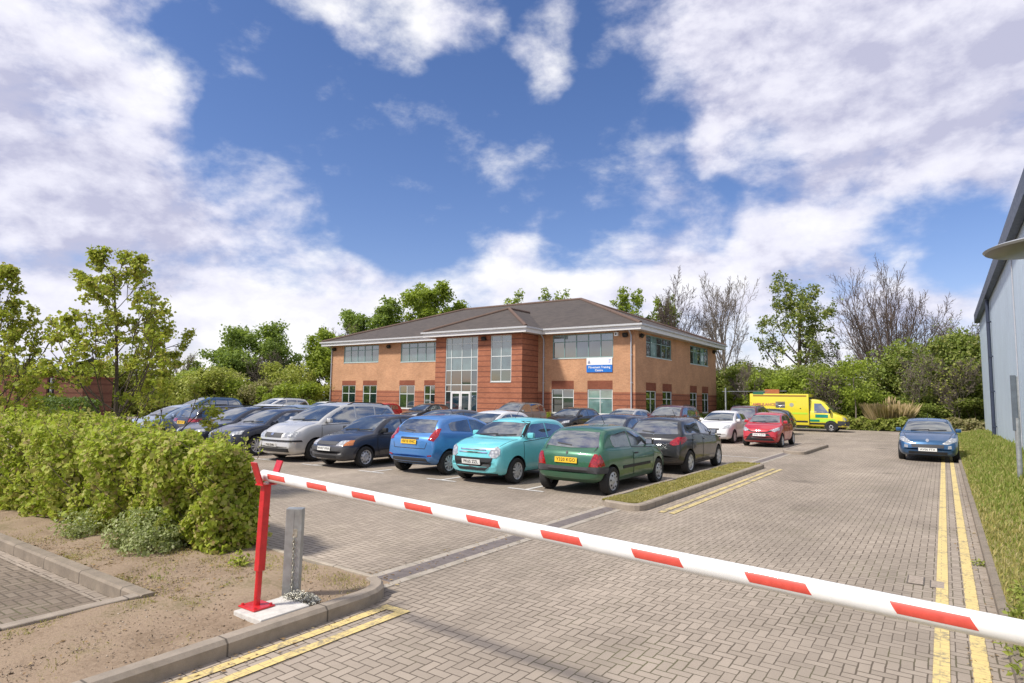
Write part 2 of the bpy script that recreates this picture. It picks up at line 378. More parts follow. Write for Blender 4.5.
# painted lines
def strip(b, pts, w, z=.008):
    pts = [Vector((*p, 0)) for p in pts]
    for a, c in zip(pts, pts[1:]):
        d = (c - a).normalized(); nrm = Vector((-d.y, d.x, 0)) * w / 2
        b.quad((*(a - nrm).xy, z), (*(c - nrm).xy, z), (*(c + nrm).xy, z), (*(a + nrm).xy, z))
b = MB(); strip(b, [(-.09, -6), (-.09, 49)], .105); strip(b, [(.15, -6), (.15, 49)], .105)
tag(b.build('road_marking_verge', M_YEL), kind='structure')
b = MB(); strip(b, [(-4.10, -6), (-4.10, 4.17)], .095); strip(b, [(-4.31, -6), (-4.31, 4.17)], .095); strip(b, [(-4.36, 4.222), (-4.05, 4.222)], .095)
tag(b.build('road_marking_corner', M_YEL), kind='structure')
b = MB(); strip(b, [(-4.11, 10.5), (-4.11, 19.3)], .10); strip(b, [(-3.92, 10.5), (-3.92, 19.3)], .10)
tag(b.build('road_marking_island', M_YELP), kind='structure')
b = MB()
for k in range(18):
    x = -7.39 - 2.38 * k
    if k < 9:
        strip(b, [(x - .45, 11.2), (x + .45, 11.2)], .09); strip(b, [(x, 11.245), (x, 11.95)], .085)
    strip(b, [(x, 28.6), (x, 32.5)], .09)
for k in range(9): strip(b, [(-7.39 - 2.38 * k, 14.2), (-7.39 - 2.38 * k, 20.2)], .085)
strip(b, [(-5.3, 22.6), (-6.6, 22.6)], .09)
tag(b.build('road_marking_bays', M_WHT), kind='structure')

def rounded(poly, rad, n=5):
    """round the corners of a polygon; rad per corner"""
    out = []
    for i, p in enumerate(poly):
        r = rad[i] if hasattr(rad, '__len__') else rad
        p = Vector(p); a = Vector(poly[i - 1]); c = Vector(poly[(i + 1) % len(poly)])
        if r <= 0: out.append(tuple(p)); continue
        da, dc = (a - p).normalized(), (c - p).normalized()
        ang = da.angle(dc); t = min(r / math.tan(ang / 2), .49 * (a - p).length, .49 * (c - p).length)
        s, e = p + da * t, p + dc * t
        for k in range(n + 1):
            u = k / n; out.append(tuple((1 - u) ** 2 * s + 2 * u * (1 - u) * p + u * u * e))
    return out
def offset_poly(poly, d):
    out = []; n = len(poly)
    for i in range(n):
        a, p, c = Vector(poly[i - 1]), Vector(poly[i]), Vector(poly[(i + 1) % n])
        d1, d2 = (p - a), (c - p)
        if d1.length < 1e-6 or d2.length < 1e-6: out.append(tuple(p)); continue
        n1 = Vector((-d1.y, d1.x)).normalized(); n2 = Vector((-d2.y, d2.x)).normalized(); nn = (n1 + n2)
        nn = nn / max(.3, nn.dot(n1)) if nn.length > 1e-6 else n1
        out.append((p.x + nn.x * d, p.y + nn.y * d))
    return out
def kerb_ring(poly, w, z0, z1, bev=.02, mi=0, b=None):
    """raised kerb of width w just inside a CCW polygon"""
    b = b or MB(); inn = offset_poly(poly, w); o2 = offset_poly(poly, bev); n = len(poly)
    for i in range(n):
        j = (i + 1) % n
        b.quad((*poly[i], z0), (*poly[j], z0), (*poly[j], z1 - bev), (*poly[i], z1 - bev), mi)
        b.quad((*poly[i], z1 - bev), (*poly[j], z1 - bev), (*o2[j], z1), (*o2[i], z1), mi)
        b.quad((*o2[i], z1), (*o2[j], z1), (*inn[j], z1), (*inn[i], z1), mi)
        b.quad((*inn[i], z1), (*inn[j], z1), (*inn[j], z0), (*inn[i], z0), mi)
    return b
def fan(name, poly, z, m, kind='structure'):
    bm = bmesh.new(); f = bm.faces.new([bm.verts.new((*p, z)) for p in poly]); f.normal_update()
    if f.normal.z < 0: f.normal_flip()
    bmesh.ops.triangulate(bm, faces=bm.faces[:]); b = MB(); b.bm(bm)
    return tag(b.build(name, m), kind=kind)
# long grassed island beside the green car
isl = rounded([(-5.36, 10.72), (-5.1, 10.38), (-4.40, 10.25), (-4.40, 19.5), (-4.9, 19.75), (-5.36, 19.2)], [.25, .2, .35, .25, .2, .25])
tag(kerb_ring(isl, .13, 0, .115).build('kerb_island', M_KERB), kind='structure')
ISL_IN = offset_poly(isl, .13); fan('ground_island_turf', ISL_IN, .10, M_TURF)
# short paved island further on
is2 = rounded([(-5.2, 26.0), (-5.0, 25.3), (-4.28, 25.2), (-4.20, 30.4), (-4.6, 30.8), (-5.2, 30.2)], [.2, .2, .3, .2, .2, .2])
tag(kerb_ring(is2, .12, 0, .12).build('kerb_short_island', M_KERB), kind='structure'); fan('ground_short_island_paving', offset_poly(is2, .12), .11, M_PAVE)
# planted bed in the left corner: kerb to the road, soil, flush edging behind, lowered path on the left
bed = rounded([(-4.45, -12), (-4.45, 4.20), (-4.66, 4.62), (-40, 4.9), (-40, 2.8), (-6.10, 2.8), (-6.10, -12)], [0, .28, .12, 0, 0, .06, 0])
b = MB()
def kerb_run(b, pts, w, z0, z1, bev=.02, mi=0):
    """open kerb along pts, its face on the right hand side"""
    n = len(pts); L = []
    for i, p in enumerate(pts):
        a = Vector(pts[max(0, i - 1)]); c = Vector(pts[min(n - 1, i + 1)]); d = (c - a).normalized(); nn = Vector((-d.y, d.x))
        L.append((Vector(p), nn))
    sec = [(0, z0), (0, z1 - bev), (bev, z1), (w - .006, z1), (w, z1 - .006), (w, z0)]
    for (p, np_), (q, nq) in zip(L, L[1:]):
        for (o1, h1), (o2, h2) in zip(sec, sec[1:]):
            b.quad((*(p + np_ * o1), h1), (*(q + nq * o1), h1), (*(q + nq * o2), h2), (*(p + np_ * o2), h2), mi)
    for (p, nn), rev in ((L[0], 0), (L[-1], 1)):
        f = [(*(p + nn * o), h) for o, h in sec]; b.add(f, [tuple(range(len(f)))[::1 if rev else -1]], mi)
    return b
front = [(-4.45, -12), (-4.45, 3.95), (-4.452, 4.12), (-4.48, 4.27), (-4.55, 4.41), (-4.66, 4.52), (-4.80, 4.58)]
tag(kerb_run(MB(), front, .135, 0, .125, .03).build('kerb_road', M_KERB), kind='structure')
tag(kerb_run(MB(), [(-4.83, 4.60), (-7, 4.68), (-30, 5.6)], .06, 0, .112, .012).build('kerb_bed_edging', concrete('edging_strip', (.42, .36, .28), ax=0)), kind='structure')
tag(kerb_run(MB(), [(-45, 2.84), (-6.03, 2.84)], .13, 0, .125, .02).build('kerb_path_back', M_KERBX), kind='structure')
tag(kerb_run(MB(), [(-6.16, 2.838), (-6.16, -12)], .13, 0, .125, .02).build('kerb_path_side', M_KERB), kind='structure')
# soil, gently uneven
def soil():
    bm = bmesh.new(); xs = np.linspace(-45, -4.585, 260); 
    def zz(x, y):
        return .100 + .012 * sin(x * 3.1 + y * 1.7) * sin(y * 2.3 - x) + .008 * sin(x * 9 + y * 7)
    b = MB()
    def grid(x0, x1, y0, y1, nx, ny):
        X = np.linspace(x0, x1, nx + 1); Y = np.linspace(y0, y1, ny + 1)
        v = [(x, y, zz(x, y)) for y in Y for x in X]
        f = [(j * (nx + 1) + i, j * (nx + 1) + i + 1, (j + 1) * (nx + 1) + i + 1, (j + 1) * (nx + 1) + i) for j in range(ny) for i in range(nx)]
        b.add(v, f)
    grid(-6.03, -4.60, -12, 2.85, 20, 120); grid(-6.03, -4.60, 2.85, 4.55, 24, 24); grid(-12, -6.03, 2.97, 4.62, 70, 22); grid(-45, -12, 2.97, 4.85, 60, 8)
    return tag(b.build('ground_soil_bed', M_SOIL, smooth=180), kind='structure')
soil()
# right hand verge, rising a little to the warehouse wall
tag(kerb_run(MB(), [(.34, 48), (.34, -12)][::-1], .10, 0, .11, .02).build('kerb_verge', M_KERB), kind='structure') if False else None
b = MB(); kv = [(.335, -12), (.335, 50)]
for (o1, h1), (o2, h2) in zip([(0, 0), (0, .09), (.02, .11), (.075, .11)], [(0, .09), (.02, .11), (.075, .11), (.08, .0)]):
    b.quad((.335 + o1, 50, h1), (.335 + o1, -12, h1), (.335 + o2, -12, h2), (.335 + o2, 50, h2))
tag(b.build('kerb_verge', concrete('kerb_concrete_dirty', (.25, .205, .155))), kind='structure')
def verge_z(x, y): return .105 + max(0, x - .6) * .13 + .02 * sin(y * 1.3 + x * 2) * min(1, max(0, x - .5))
b = MB(); X = np.concatenate([[.409, .45], np.linspace(.55, 12, 22)]); Y = np.linspace(-12, 56, 70)
b.add([(x, y, min(.5, verge_z(x, y))) for y in Y for x in X], [(j * 24 + i, j * 24 + i + 1, (j + 1) * 24 + i + 1, (j + 1) * 24 + i) for j in range(69) for i in range(23)])
tag(b.build('ground_verge', M_TURF, smooth=180), kind='structure')
# covers let into the paving on the right
def cover(x, y, sx, sy, lab):
    o = empty('drain_cover', (x, y, .006)); tag(o, lab, 'drain cover')
    MB().box(-sx, sx, -sy, sy, -.004, .001).build('frame', M_CAST, o)
    b = MB(); b.box(-sx + .012, sx - .012, -sy + .012, -.004, .0, .003); b.box(-sx + .012, sx - .012, .004, sy - .012, .0, .003)
    b.build('lid', M_CAST2, o)
M_CAST = simple('cast_iron', (.14, .12, .10), .7, .3, var=.3); M_CAST2 = simple('cast_lid', (.33, .27, .215), .85, .0, var=.3, vscale=20)
cover(-.33, 8.37, .08, .19, 'small cast iron drain cover filled with paving beside the yellow lines'); cover(-.13, 8.30, .07, .16, 'narrow cast iron drain cover touching the inner yellow line')
# ------------------------------------------------------------------ office building
def brickmat(name, ca, cb, mortar, bands=0., bandc=(.1, .04, .03), scale=1.):
    m, k, b = mat(name)
    P = k.new('ShaderNodeTexCoord').outputs['Object']; s = k.new('ShaderNodeSeparateXYZ', i_0=P)
    u = k.m('ADD', s.outputs[0], s.outputs[1]); v = k.new('ShaderNodeCombineXYZ', i_0=u, i_1=s.outputs[2]).outputs[0]
    br = k.new('ShaderNodeTexBrick', i_Vector=v, i_Scale=1.); br.inputs['Brick Width'].default_value = .225; br.inputs['Row Height'].default_value = .075
    br.inputs['Mortar Size'].default_value = .005; br.inputs['Color1'].default_value = (*ca, 1); br.inputs['Color2'].default_value = (*cb, 1); br.inputs['Mortar'].default_value = (*mortar, 1)
    n = k.noise(P, .7, 6, .6); n2 = k.noise(P, 14, 4, .7)
    f = k.m('MULTIPLY', k.rng(n, .3, .7, .80, 1.13), k.rng(n2, .3, .7, .84, 1.14))
    sc = k.new('ShaderNodeVectorMath', operation='SCALE', i_0=br.outputs[0]); k.set(sc.inputs['Scale'], f); c = sc.outputs[0]
    if bands > 0:
        w = k.m('FRACT', k.m('DIVIDE', s.outputs[2], bands)); c = k.mix(k.rng(w, .17, .2, .8, 0.), c, (*bandc, 1))
    k.set(b.inputs['Base Color'], c); b.inputs['Roughness'].default_value = .9; b.inputs['Specular IOR Level'].default_value = .2
    k.set(b.inputs['Normal'], k.bump(br.outputs['Fac'], -.3, .006)); return m
M_BUFF = brickmat('buff_brick', (.55, .30, .165), (.48, .25, .135), (.48, .33, .22))
M_RED = brickmat('red_brick', (.42, .165, .092), (.35, .13, .07), (.26, .13, .09), .375, (.15, .058, .042))
M_LINT = brickmat('red_soldier_brick', (.26, .09, .05), (.22, .07, .04), (.2, .1, .07))
M_ROOF = None
def roofmat():
    m, k, b = mat('concrete_roof_tile')
    P = k.new('ShaderNodeTexCoord').outputs['Object']; s = k.new('ShaderNodeSeparateXYZ', i_0=P)
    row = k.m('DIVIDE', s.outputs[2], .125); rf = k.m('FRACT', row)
    cell = k.new('ShaderNodeCombineXYZ', i_0=k.m('FLOOR', k.m('MULTIPLY', s.outputs[0], 3.)), i_1=k.m('FLOOR', k.m('MULTIPLY', s.outputs[1], 3.)), i_2=k.m('FLOOR', row))
    wn = k.new('ShaderNodeTexWhiteNoise', noise_dimensions='3D', i_0=cell.outputs[0]).outputs[0]
    n = k.noise(P, .5, 6, .65)
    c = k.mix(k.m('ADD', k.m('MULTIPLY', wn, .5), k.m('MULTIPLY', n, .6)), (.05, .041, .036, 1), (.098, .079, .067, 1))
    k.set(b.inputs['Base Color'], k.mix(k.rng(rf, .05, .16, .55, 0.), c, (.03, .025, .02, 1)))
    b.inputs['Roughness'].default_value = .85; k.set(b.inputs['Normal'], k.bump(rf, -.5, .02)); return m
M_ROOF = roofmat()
M_RIDGE = simple('terracotta_ridge_tile', (.125, .08, .06), .85, var=.25, vscale=6)
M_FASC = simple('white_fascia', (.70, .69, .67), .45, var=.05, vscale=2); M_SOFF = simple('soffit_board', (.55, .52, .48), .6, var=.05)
M_GUT = simple('grey_gutter', (.50, .50, .50), .4, var=.08); M_PIPE = simple('grey_downpipe', (.42, .42, .44), .45, var=.1)
M_FRAME = simple('window_frame_white', (.62, .66, .64), .4, var=.04); M_FRAMEG = simple('window_frame_green', (.22, .33, .31), .4)
def glass(name, col, rough=.03, spec=1.0):
    m, k, b = mat(name)
    P = k.new('ShaderNodeTexCoord').outputs['Object']; g = k.new('ShaderNodeNewGeometry')
    n = k.noise(P, .8, 3)
    k.set(b.inputs['Base Color'], k.mix(k.rng(n, .35, .65), (*col, 1), tuple(c * .5 for c in col) + (1,)))
    b.inputs['Roughness'].default_value = rough; b.inputs['Specular IOR Level'].default_value = spec; b.inputs['IOR'].default_value = 2.0
    # every pane sits at its own very slight angle
    rv = k.new('ShaderNodeTexWhiteNoise', noise_dimensions='1D'); k.set(rv.inputs['W'], g.outputs['Random Per Island'])
    o = k.new('ShaderNodeVectorMath', operation='SUBTRACT', i_0=rv.outputs['Color']); o.inputs[1].default_value = (.5, .5, .5)
    sc = k.new('ShaderNodeVectorMath', operation='SCALE', i_0=o.outputs[0]); sc.inputs['Scale'].default_value = .035
    ad = k.new('ShaderNodeVectorMath', operation='ADD', i_0=g.outputs['Normal'], i_1=sc.outputs[0])
    nm = k.new('ShaderNodeVectorMath', operation='NORMALIZE', i_0=ad.outputs[0]); k.set(b.inputs['Normal'], nm.outputs[0])
    return m
M_GLS = glass('dark_teal_glass', (.012, .035, .035)); M_GLB = glass('glass_over_pale_blind', (.16, .30, .27), .05, .8); M_GLG = glass('glass_over_green_room', (.03, .06, .025))
M_GLU = glass('tinted_upper_glass', (.10, .17, .165), .04, 1.0)  # paler copy of the dark glass: sky reflection painted into the upper panes

BX, BY = -15.5, 36.5          # south-east eaves corner
bld = tag(empty('office_building', (BX, BY, 0)), 'two storey buff and red brick office with a hipped brown tile roof and glazed entrance', 'building')
def wall(name, org, ud, length, z0, z1, openings, parent, lint=(), band=2.42, depth=.10, mats=None, allred=False):
    """brick wall face with real openings; org = start, ud = direction along the wall (outside is on its right hand side)"""
    ud = Vector((*ud, 0)); nd = Vector((ud.y, -ud.x, 0)); org = Vector((*org, 0))
    P = lambda u, z, d=0.: org + ud * u + Vector((0, 0, z)) - nd * d
    us = sorted({0., length, *[o[0] for o in openings], *[o[1] for o in openings], *[l[0] for l in lint], *[l[1] for l in lint]})
    zs = sorted({z0, z1, *([] if allred else [band]), *[o[2] for o in openings], *[o[3] for o in openings], *[l[2] for l in lint], *[l[3] for l in lint]})
    b = MB()
    for a, c in zip(us, us[1:]):
        for e, f in zip(zs, zs[1:]):
            um, zm = (a + c) / 2, (e + f) / 2
            if any(o[0] < um < o[1] and o[2] < zm < o[3] for o in openings): continue
            mi = 1 if (allred or zm < band) else 0
            if any(l[0] < um < l[1] and l[2] < zm < l[3] for l in lint): mi = 2
            b.quad(P(a, e), P(c, e), P(c, f), P(a, f), mi)
    for o in openings:
        mi = 1 if (allred or o[3] < band + .5) else 0
        for (a, e), (c, f) in (((o[0], o[2]), (o[0], o[3])), ((o[0], o[3]), (o[1], o[3])), ((o[1], o[3]), (o[1], o[2])), ((o[1], o[2]), (o[0], o[2]))):
            b.quad(P(a, e), P(a, e, depth), P(c, f, depth), P(c, f), mi)
    return b.build(name, mats or [M_BUFF, M_RED, M_LINT], parent), P
def window(P, o, cols, rows, parent, fm, gm, depth=.085, fw=.06, sub='window', sill=True):
    """frame and panes in opening o=(u0,u1,z0,z1); cols/rows are inner divisions"""
    u0, u1, z0, z1 = o; b = MB()
    def bar(a, c, e, f, d0, d1):
        vs = [P(u, z, d) for d in (d0, d1) for u, z in ((a, e), (c, e), (c, f), (a, f))]
        b.add(vs, [(0, 1, 2, 3), (0, 4, 5, 1), (1, 5, 6, 2), (2, 6, 7, 3), (3, 7, 4, 0)])
    e = .001
    bar(u0 + e, u1 - e, z0 + e, z0 + fw, depth - .05, depth); bar(u0 + e, u1 - e, z1 - fw, z1 - e, depth - .05, depth)
    bar(u0 + e, u0 + fw, z0 + fw, z1 - fw, depth - .05, depth); bar(u1 - fw, u1 - e, z0 + fw, z1 - fw, depth - .05, depth)
    for c in cols: bar(c - fw * .45, c + fw * .45, z0 + fw, z1 - fw, depth - .047, depth)
    for r in rows: bar(u0 + fw, u1 - fw, r - fw * .45, r + fw * .45, depth - .044, depth)
    w = b.build(sub, fm, parent)
    g = MB(); cu = [u0 + fw, *cols, u1 - fw]; rz = [z0 + fw, *rows, z1 - fw]
    for a, c in zip(cu, cu[1:]):
        for f, h in zip(rz, rz[1:]):
            mi = gm(((a + c) / 2 - u0) / (u1 - u0), ((f + h) / 2 - z0) / (z1 - z0)) if callable(gm) else 0
            g.quad(P(a, f, depth - .015), P(c, f, depth - .015), P(c, h, depth - .015), P(a, h, depth - .015), mi)
    g.build('pane', GL, w)
    if sill:
        s = MB(); vs = [P(u, z, d) for d in (-.035, depth - .05) for u, z in ((u0 + .01, z0 - .045), (u1 - .01, z0 - .045), (u1 - .01, z0 - .002), (u0 + .01, z0 - .002))]
        s.add(vs, [(0, 1, 2, 3), (0, 4, 5, 1), (1, 5, 6, 2), (2, 6, 7, 3), (3, 7, 4, 0)]); s.build('sill', M_FRAME, w)
    return w
GL = [M_GLS, M_GLB, M_GLG, M_GLU]
LS = lambda a, b, n: [a + (b - a) * i / n for i in range(1, n)]
# local coordinates: x runs west (negative) from the corner, y runs north
FW = .7; WEST = -30.6
# -- west part of the front
o1, o2 = (-28.9 + 30.6, -24.4 + 30.6, 4.88, 6.36), (-21.75 + 30.6, -17.1 + 30.6, 4.80, 6.36)
lows = [(-29.0, -27.2), (-26.25, -24.5), (-21.8, -20.05), (-19.0, -17.7)]
og = [(a + 30.6, c + 30.6, .95, 2.86) for a, c in lows]
w1, P1 = wall('wall', (WEST, FW), (1, 0), 30.6 - 16.0, 0, 6.5, [o1, o2] + og, bld, [(o[0], o[1], 2.86, 3.27) for o in og])
window(P1, o1, LS(o1[0], o1[1], 5), [5.95], bld, M_FRAMEG, lambda u, v: 3); window(P1, o2, LS(o2[0], o2[1], 5), [5.95], bld, M_FRAMEG, lambda u, v: 3)
for o in og: window(P1, o, [(o[0] + o[1]) / 2], [2.15], bld, M_FRAME, lambda u, v: 2 if u < .6 else 0)
# -- entrance block, two storeys of red brick standing forward
PF = -1.35
oe = (-15.0 + 16.0, -11.95 + 16.0, .0, 6.34); o2w = (-10.8 + 16, -9.0 + 16, 3.06, 6.34)
w2, P2 = wall('wall', (-16.0, PF), (1, 0), 7.9, 0, 6.5, [oe, o2w], bld, allred=True)
wall('wall', (-8.1, PF), (0, 1), FW - PF, 0, 6.5, [], bld, allred=True); wall('wall', (-16.0, FW), (0, -1), FW - PF, 0, 6.5, [], bld, allred=True)
window(P2, o2w, [(o2w[0] + o2w[1]) / 2], [3.9, 4.85, 5.9], bld, M_FRAME, lambda u, v: 2 if v < .3 else 3)
ent = window(P2, oe, [oe[0] + .55, oe[0] + 1.55, oe[0] + 2.45], [2.35, 2.85, 3.9, 4.85, 5.85], bld, M_FRAME, lambda u, v: 0 if v < .62 else 3, sub='entrance_glazing', sill=False)
# double entrance door
for s in (0, 1):
    a = oe[0] + .62 + s * .90; d = MB(); dz = .05
    def bar2(a0, a1, e, f):
        vs = [P2(u, z, q) for q in (.0, .045) for u, z in ((a0, e), (a1, e), (a1, f), (a0, f))]
        d.add(vs, [(0, 1, 2, 3), (0, 4, 5, 1), (1, 5, 6, 2), (2, 6, 7, 3), (3, 7, 4, 0)])
    bar2(a, a + .87, dz, dz + .16); bar2(a, a + .87, 2.2, 2.32); bar2(a, a + .11, dz + .16, 2.2); bar2(a + .76, a + .87, dz + .16, 2.2)
    dr = d.build('door', M_FASC, bld); g = MB(); g.quad(P2(a + .11, dz + .16, .03), P2(a + .76, dz + .16, .03), P2(a + .76, 2.2, .03), P2(a + .11, 2.2, .03)); g.build('pane', M_GLS, dr)
    h = MB(); h.tube([P2(a + (.80 if s == 0 else .07), .9, -.05), P2(a + (.80 if s == 0 else .07), 1.3, -.05)], .014); h.build('handle', M_PIPE, dr)
# -- east part of the front
o3 = (-6.9 + 8.1, -2.25 + 8.1, 4.72, 6.36)
g5, g6 = (-6.97 + 8.1, -5.2 + 8.1, .95, 2.60), (-4.15 + 8.1, -2.3 + 8.1, .95, 2.60)
w3, P3 = wall('wall', (-8.1, FW), (1, 0), 8.1 - FW, 0, 6.5, [o3, g5, g6], bld, [(g5[0], g5[1], 2.60, 3.18), (g6[0], g6[1], 2.60, 3.18)])
window(P3, o3, LS(o3[0], o3[1], 5), [5.85], bld, M_FRAMEG, lambda u, v: 3 if v > .6 else 0)
window(P3, g5, [(g5[0] + g5[1]) / 2], [2.02], bld, M_FRAME, lambda u, v: 0); window(P3, g6, [(g6[0] + g6[1]) / 2], [2.0], bld, M_FRAME, lambda u, v: 1)
# -- east end
NB = 18.7
oE = [(2.5 - FW, 7.2 - FW, 4.85, 6.30), (11.3 - FW, 15.8 - FW, 4.82, 6.28)]
nE = [(a - FW, c - FW, .95, 2.55) for a, c in ((2.44, 4.2), (5.4, 7.2), (11.16, 12.8), (14.1, 15.75))]
w4, P4 = wall('wall', (-FW, FW), (0, 1), NB - 2 * FW, 0, 6.5, oE + nE, bld, [(o[0], o[1], 2.55, 3.1) for o in nE])
for o in oE: window(P4, o, LS(o[0], o[1], 5), [5.82], bld, M_FRAMEG, lambda u, v: 0 if int(u * 10) % 3 else 1)
for o in nE: window(P4, o, [(o[0] + o[1]) / 2], [2.0], bld, M_FRAME, lambda u, v: 2 if u < .5 else 0)
wall('wall', (-FW, NB - FW), (-1, 0), 29.9, 0, 6.5, [], bld); wall('wall', (WEST, NB - FW), (0, -1), NB - 2 * FW, 0, 6.5, [], bld)
# -- eaves: fascia, soffit, gutter, roof
EZ = 6.78; WE = WEST - .7
outline = [(0, 0), (0, NB), (WE, NB), (WE, 0), (-16.75, 0), (-16.75, -2.05), (-7.35, -2.05), (-7.35, 0)]      # CCW
def ring(poly, d0, d1, z0, z1, b, mi=0):
    p0, p1 = offset_poly(poly, d0), offset_poly(poly, d1); n = len(poly)
    for i in range(n):
        j = (i + 1) % n
        for a, c, e, f in ((p0[i], p0[j], z0, z1),): b.quad((*a, e), (*c, e), (*c, f), (*a, f), mi)
        b.quad((*p0[i], z0), (*p1[i], z0), (*p1[j], z0), (*p0[j], z0), mi); b.quad((*p0[i], z1), (*p0[j], z1), (*p1[j], z1), (*p1[i], z1), mi)
        b.quad((*p1[j], z0), (*p1[i], z0), (*p1[i], z1), (*p1[j], z1), mi)
    return b
ring(outline, .02, .06, 6.40, 6.70, MB()).build('fascia', M_FASC, bld)
ring(outline, .062, .75, 6.44, 6.48, MB()).build('soffit', M_SOFF, bld)
ring(outline, -.11, .015, 6.66, 6.78, MB()).build('gutter', M_GUT, bld)
RZ = 3.55; hd = NB / 2; sl = RZ / hd
rb = MB(); rA, rB = (-hd, hd, EZ + RZ), (WE + hd, hd, EZ + RZ); e = .05
c = [(0 - e, 0 - e, EZ), (0 - e, NB + e, EZ), (WE + e, NB + e, EZ), (WE + e, 0 - e, EZ)]
c = [(-.03, .03, EZ), (-.03, NB - .03, EZ), (WE + .03, NB - .03, EZ), (WE + .03, .03, EZ)]
rb.quad(c[3], c[0], rA, rB); rb.add([c[0], c[1], rA], [(0, 1, 2)]); rb.quad(c[1], c[2], rB, rA); rb.add([c[2], c[3], rB], [(0, 1, 2)])
pw = (16.75 - 7.35) / 2; px = -(16.75 + 7.35) / 2; psl = .44; pz = EZ + pw * psl; pk = (px, -2.05 + pw, pz); back = (px, (pz - EZ) / sl, pz + .012)
pL, pR = (-16.72, -2.02, EZ), (-7.38, -2.02, EZ); vL, vR = (-16.72, .0, EZ + .01), (-7.38, .0, EZ + .01)
rb.add([pL, pR, pk], [(0, 1, 2)]); rb.quad(pR, vR, back, pk); rb.quad(vL, pL, pk, back)
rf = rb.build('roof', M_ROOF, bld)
def ridge(a, b_, r=.13):
    m = MB(); m.tube([Vector(a) + Vector((0, 0, .02)), Vector(b_) + Vector((0, 0, .02))], r, 8); m.build('ridge_tiles', M_RIDGE, rf, 60)
for a, b_ in ((c[0], rA), (c[1], rA), (c[3], rB), (rA, rB), (pL, pk), (pR, pk), (pk, back)): ridge(a, b_)
# downpipes with a hopper under the gutter
def downpipe(x, y, top=6.42, r=.05):
    b = MB(); b.tube([(x, y, 0.05), (x, y, top - .35), (x, y - .0, top - .3)], r, 8)
    for z in (1.2, 3., 4.8): b.box(x - .07, x + .07, y - .02, y + .07, z, z + .06)
    b.tube([(x, y, top - .32), (x, y - .35, top + .02), (x, y - .55, top + .2)], r, 8); b.build('downpipe', M_PIPE, bld, 60)
downpipe(-.95, FW - .08); downpipe(-7.6, FW - .08); downpipe(WEST + .12, FW - .08)
# name board
sg = tag(empty('name_board', (BX - 3.25, BY + FW - .02, 3.73)), 'white over blue name board with white lettering below an upper window of the office', 'sign')
M_SW = simple('sign_white', (.78, .78, .77), .35); M_SB = simple('sign_blue', (.012, .16, .55), .35); M_SG = simple('sign_crest_grey', (.25, .27, .36), .5)
def text_mb(s, size, mat_i=0, M=None, align='CENTER', b=None, bold=.0):
    cu = bpy.data.curves.new('txt', 'FONT'); cu.body = s; cu.size = size; cu.align_x = align; cu.align_y = 'CENTER'; cu.resolution_u = 2; cu.offset = bold; cu.extrude = .002
    o = bpy.data.objects.new('txt', cu); COL.objects.link(o); dg = bpy.context.evaluated_depsgraph_get(); me = bpy.data.meshes.new_from_object(o.evaluated_get(dg))
    M = M or Matrix(); b = b or MB(); b.add([M @ v.co for v in me.vertices], [tuple(p.vertices) for p in me.polygons], mat_i)
    bpy.data.objects.remove(o); bpy.data.curves.remove(cu); bpy.data.meshes.remove(me); return b
RXZ = Matrix.Rotation(RAD(90), 4, 'X')
MB().box(-.95, .95, -.03, 0, .49, .98).build('white_panel', M_SW, sg)
MB().box(-.95, .95, -.032, 0, 0, .488).build('blue_panel', M_SB, sg)
text_mb('Bluestream Training', .19, M=Matrix.Translation((0, -.034, .33)) @ RXZ, bold=.004) if False else None
t = text_mb('Movement Training', .205, M=Matrix.Translation((0, -.034, .33)) @ RXZ, bold=.004); text_mb('Centre', .205, M=Matrix.Translation((-.02, -.034, .13)) @ RXZ, b=t, bold=.004); t.build('lettering', M_SW, sg)
t = MB(); t.add([(-.85, -.034, .58), (-.66, -.034, .58), (-.68, -.034, .70), (-.755, -.034, .82), (-.83, -.034, .70)], [(0, 1, 2, 3, 4)]); t.build('crest', M_SG, sg)
t = MB(); [t.box(.70 + .0 * k, .86 - .04 * k, -.036, -.031, .80 - .09 * k, .85 - .09 * k) for k in range(3)]; t.build('emblem', simple('sign_pale_blue', (.33, .42, .72), .5), sg)
# flood lights and the camera under the eaves
M_BLK = simple('black_metal', (.018, .018, .02), .5, .2)
def flood(x, y, nx, ny, lab):
    o = tag(empty('floodlight', (BX + x, BY + y, 6.18), math.atan2(ny, nx)), lab, 'floodlight', 'black floodlights under the eaves')
    MB().box(0, .05, -.05, .05, -.06, .06).build('bracket', M_BLK, o)
    hd_ = MB(); hd_.box(.06, .24, -.17, .17, -.15, .11, bev=.02, M=Matrix.Translation((.1, 0, 0)) @ Matrix.Rotation(RAD(35), 4, 'Y') @ Matrix.Translation((-.1, 0, 0))); hd_.build('lamp_head', M_BLK, o)
flood(-30.1, FW, 0, -1, 'black floodlight at the west corner of the office above the downpipe'); flood(-23.1, FW, 0, -1, 'black floodlight between the two west upper windows of the office')
flood(-11.35, PF, 0, -1, 'black floodlight on the red entrance block between its two tall windows'); flood(-1.35, FW, 0, -1, 'black floodlight beside the white camera near the front corner downpipe')
flood(-FW, 1.5, 1, 0, 'black floodlight on the east end near the front corner'); flood(-FW, 17.2, 1, 0, 'black floodlight at the far end of the east wall')
o = tag(empty('security_camera', (BX - 1.95, BY + FW, 6.22)), 'small white box camera under the eaves right of the upper front window', 'camera')
MB().box(-.13, .13, -.26, 0, -.14, .12, bev=.03).build('housing', M_SW, o); MB().box(-.05, .05, -.275, -.262, -.06, .04).build('lens', M_BLK, o)

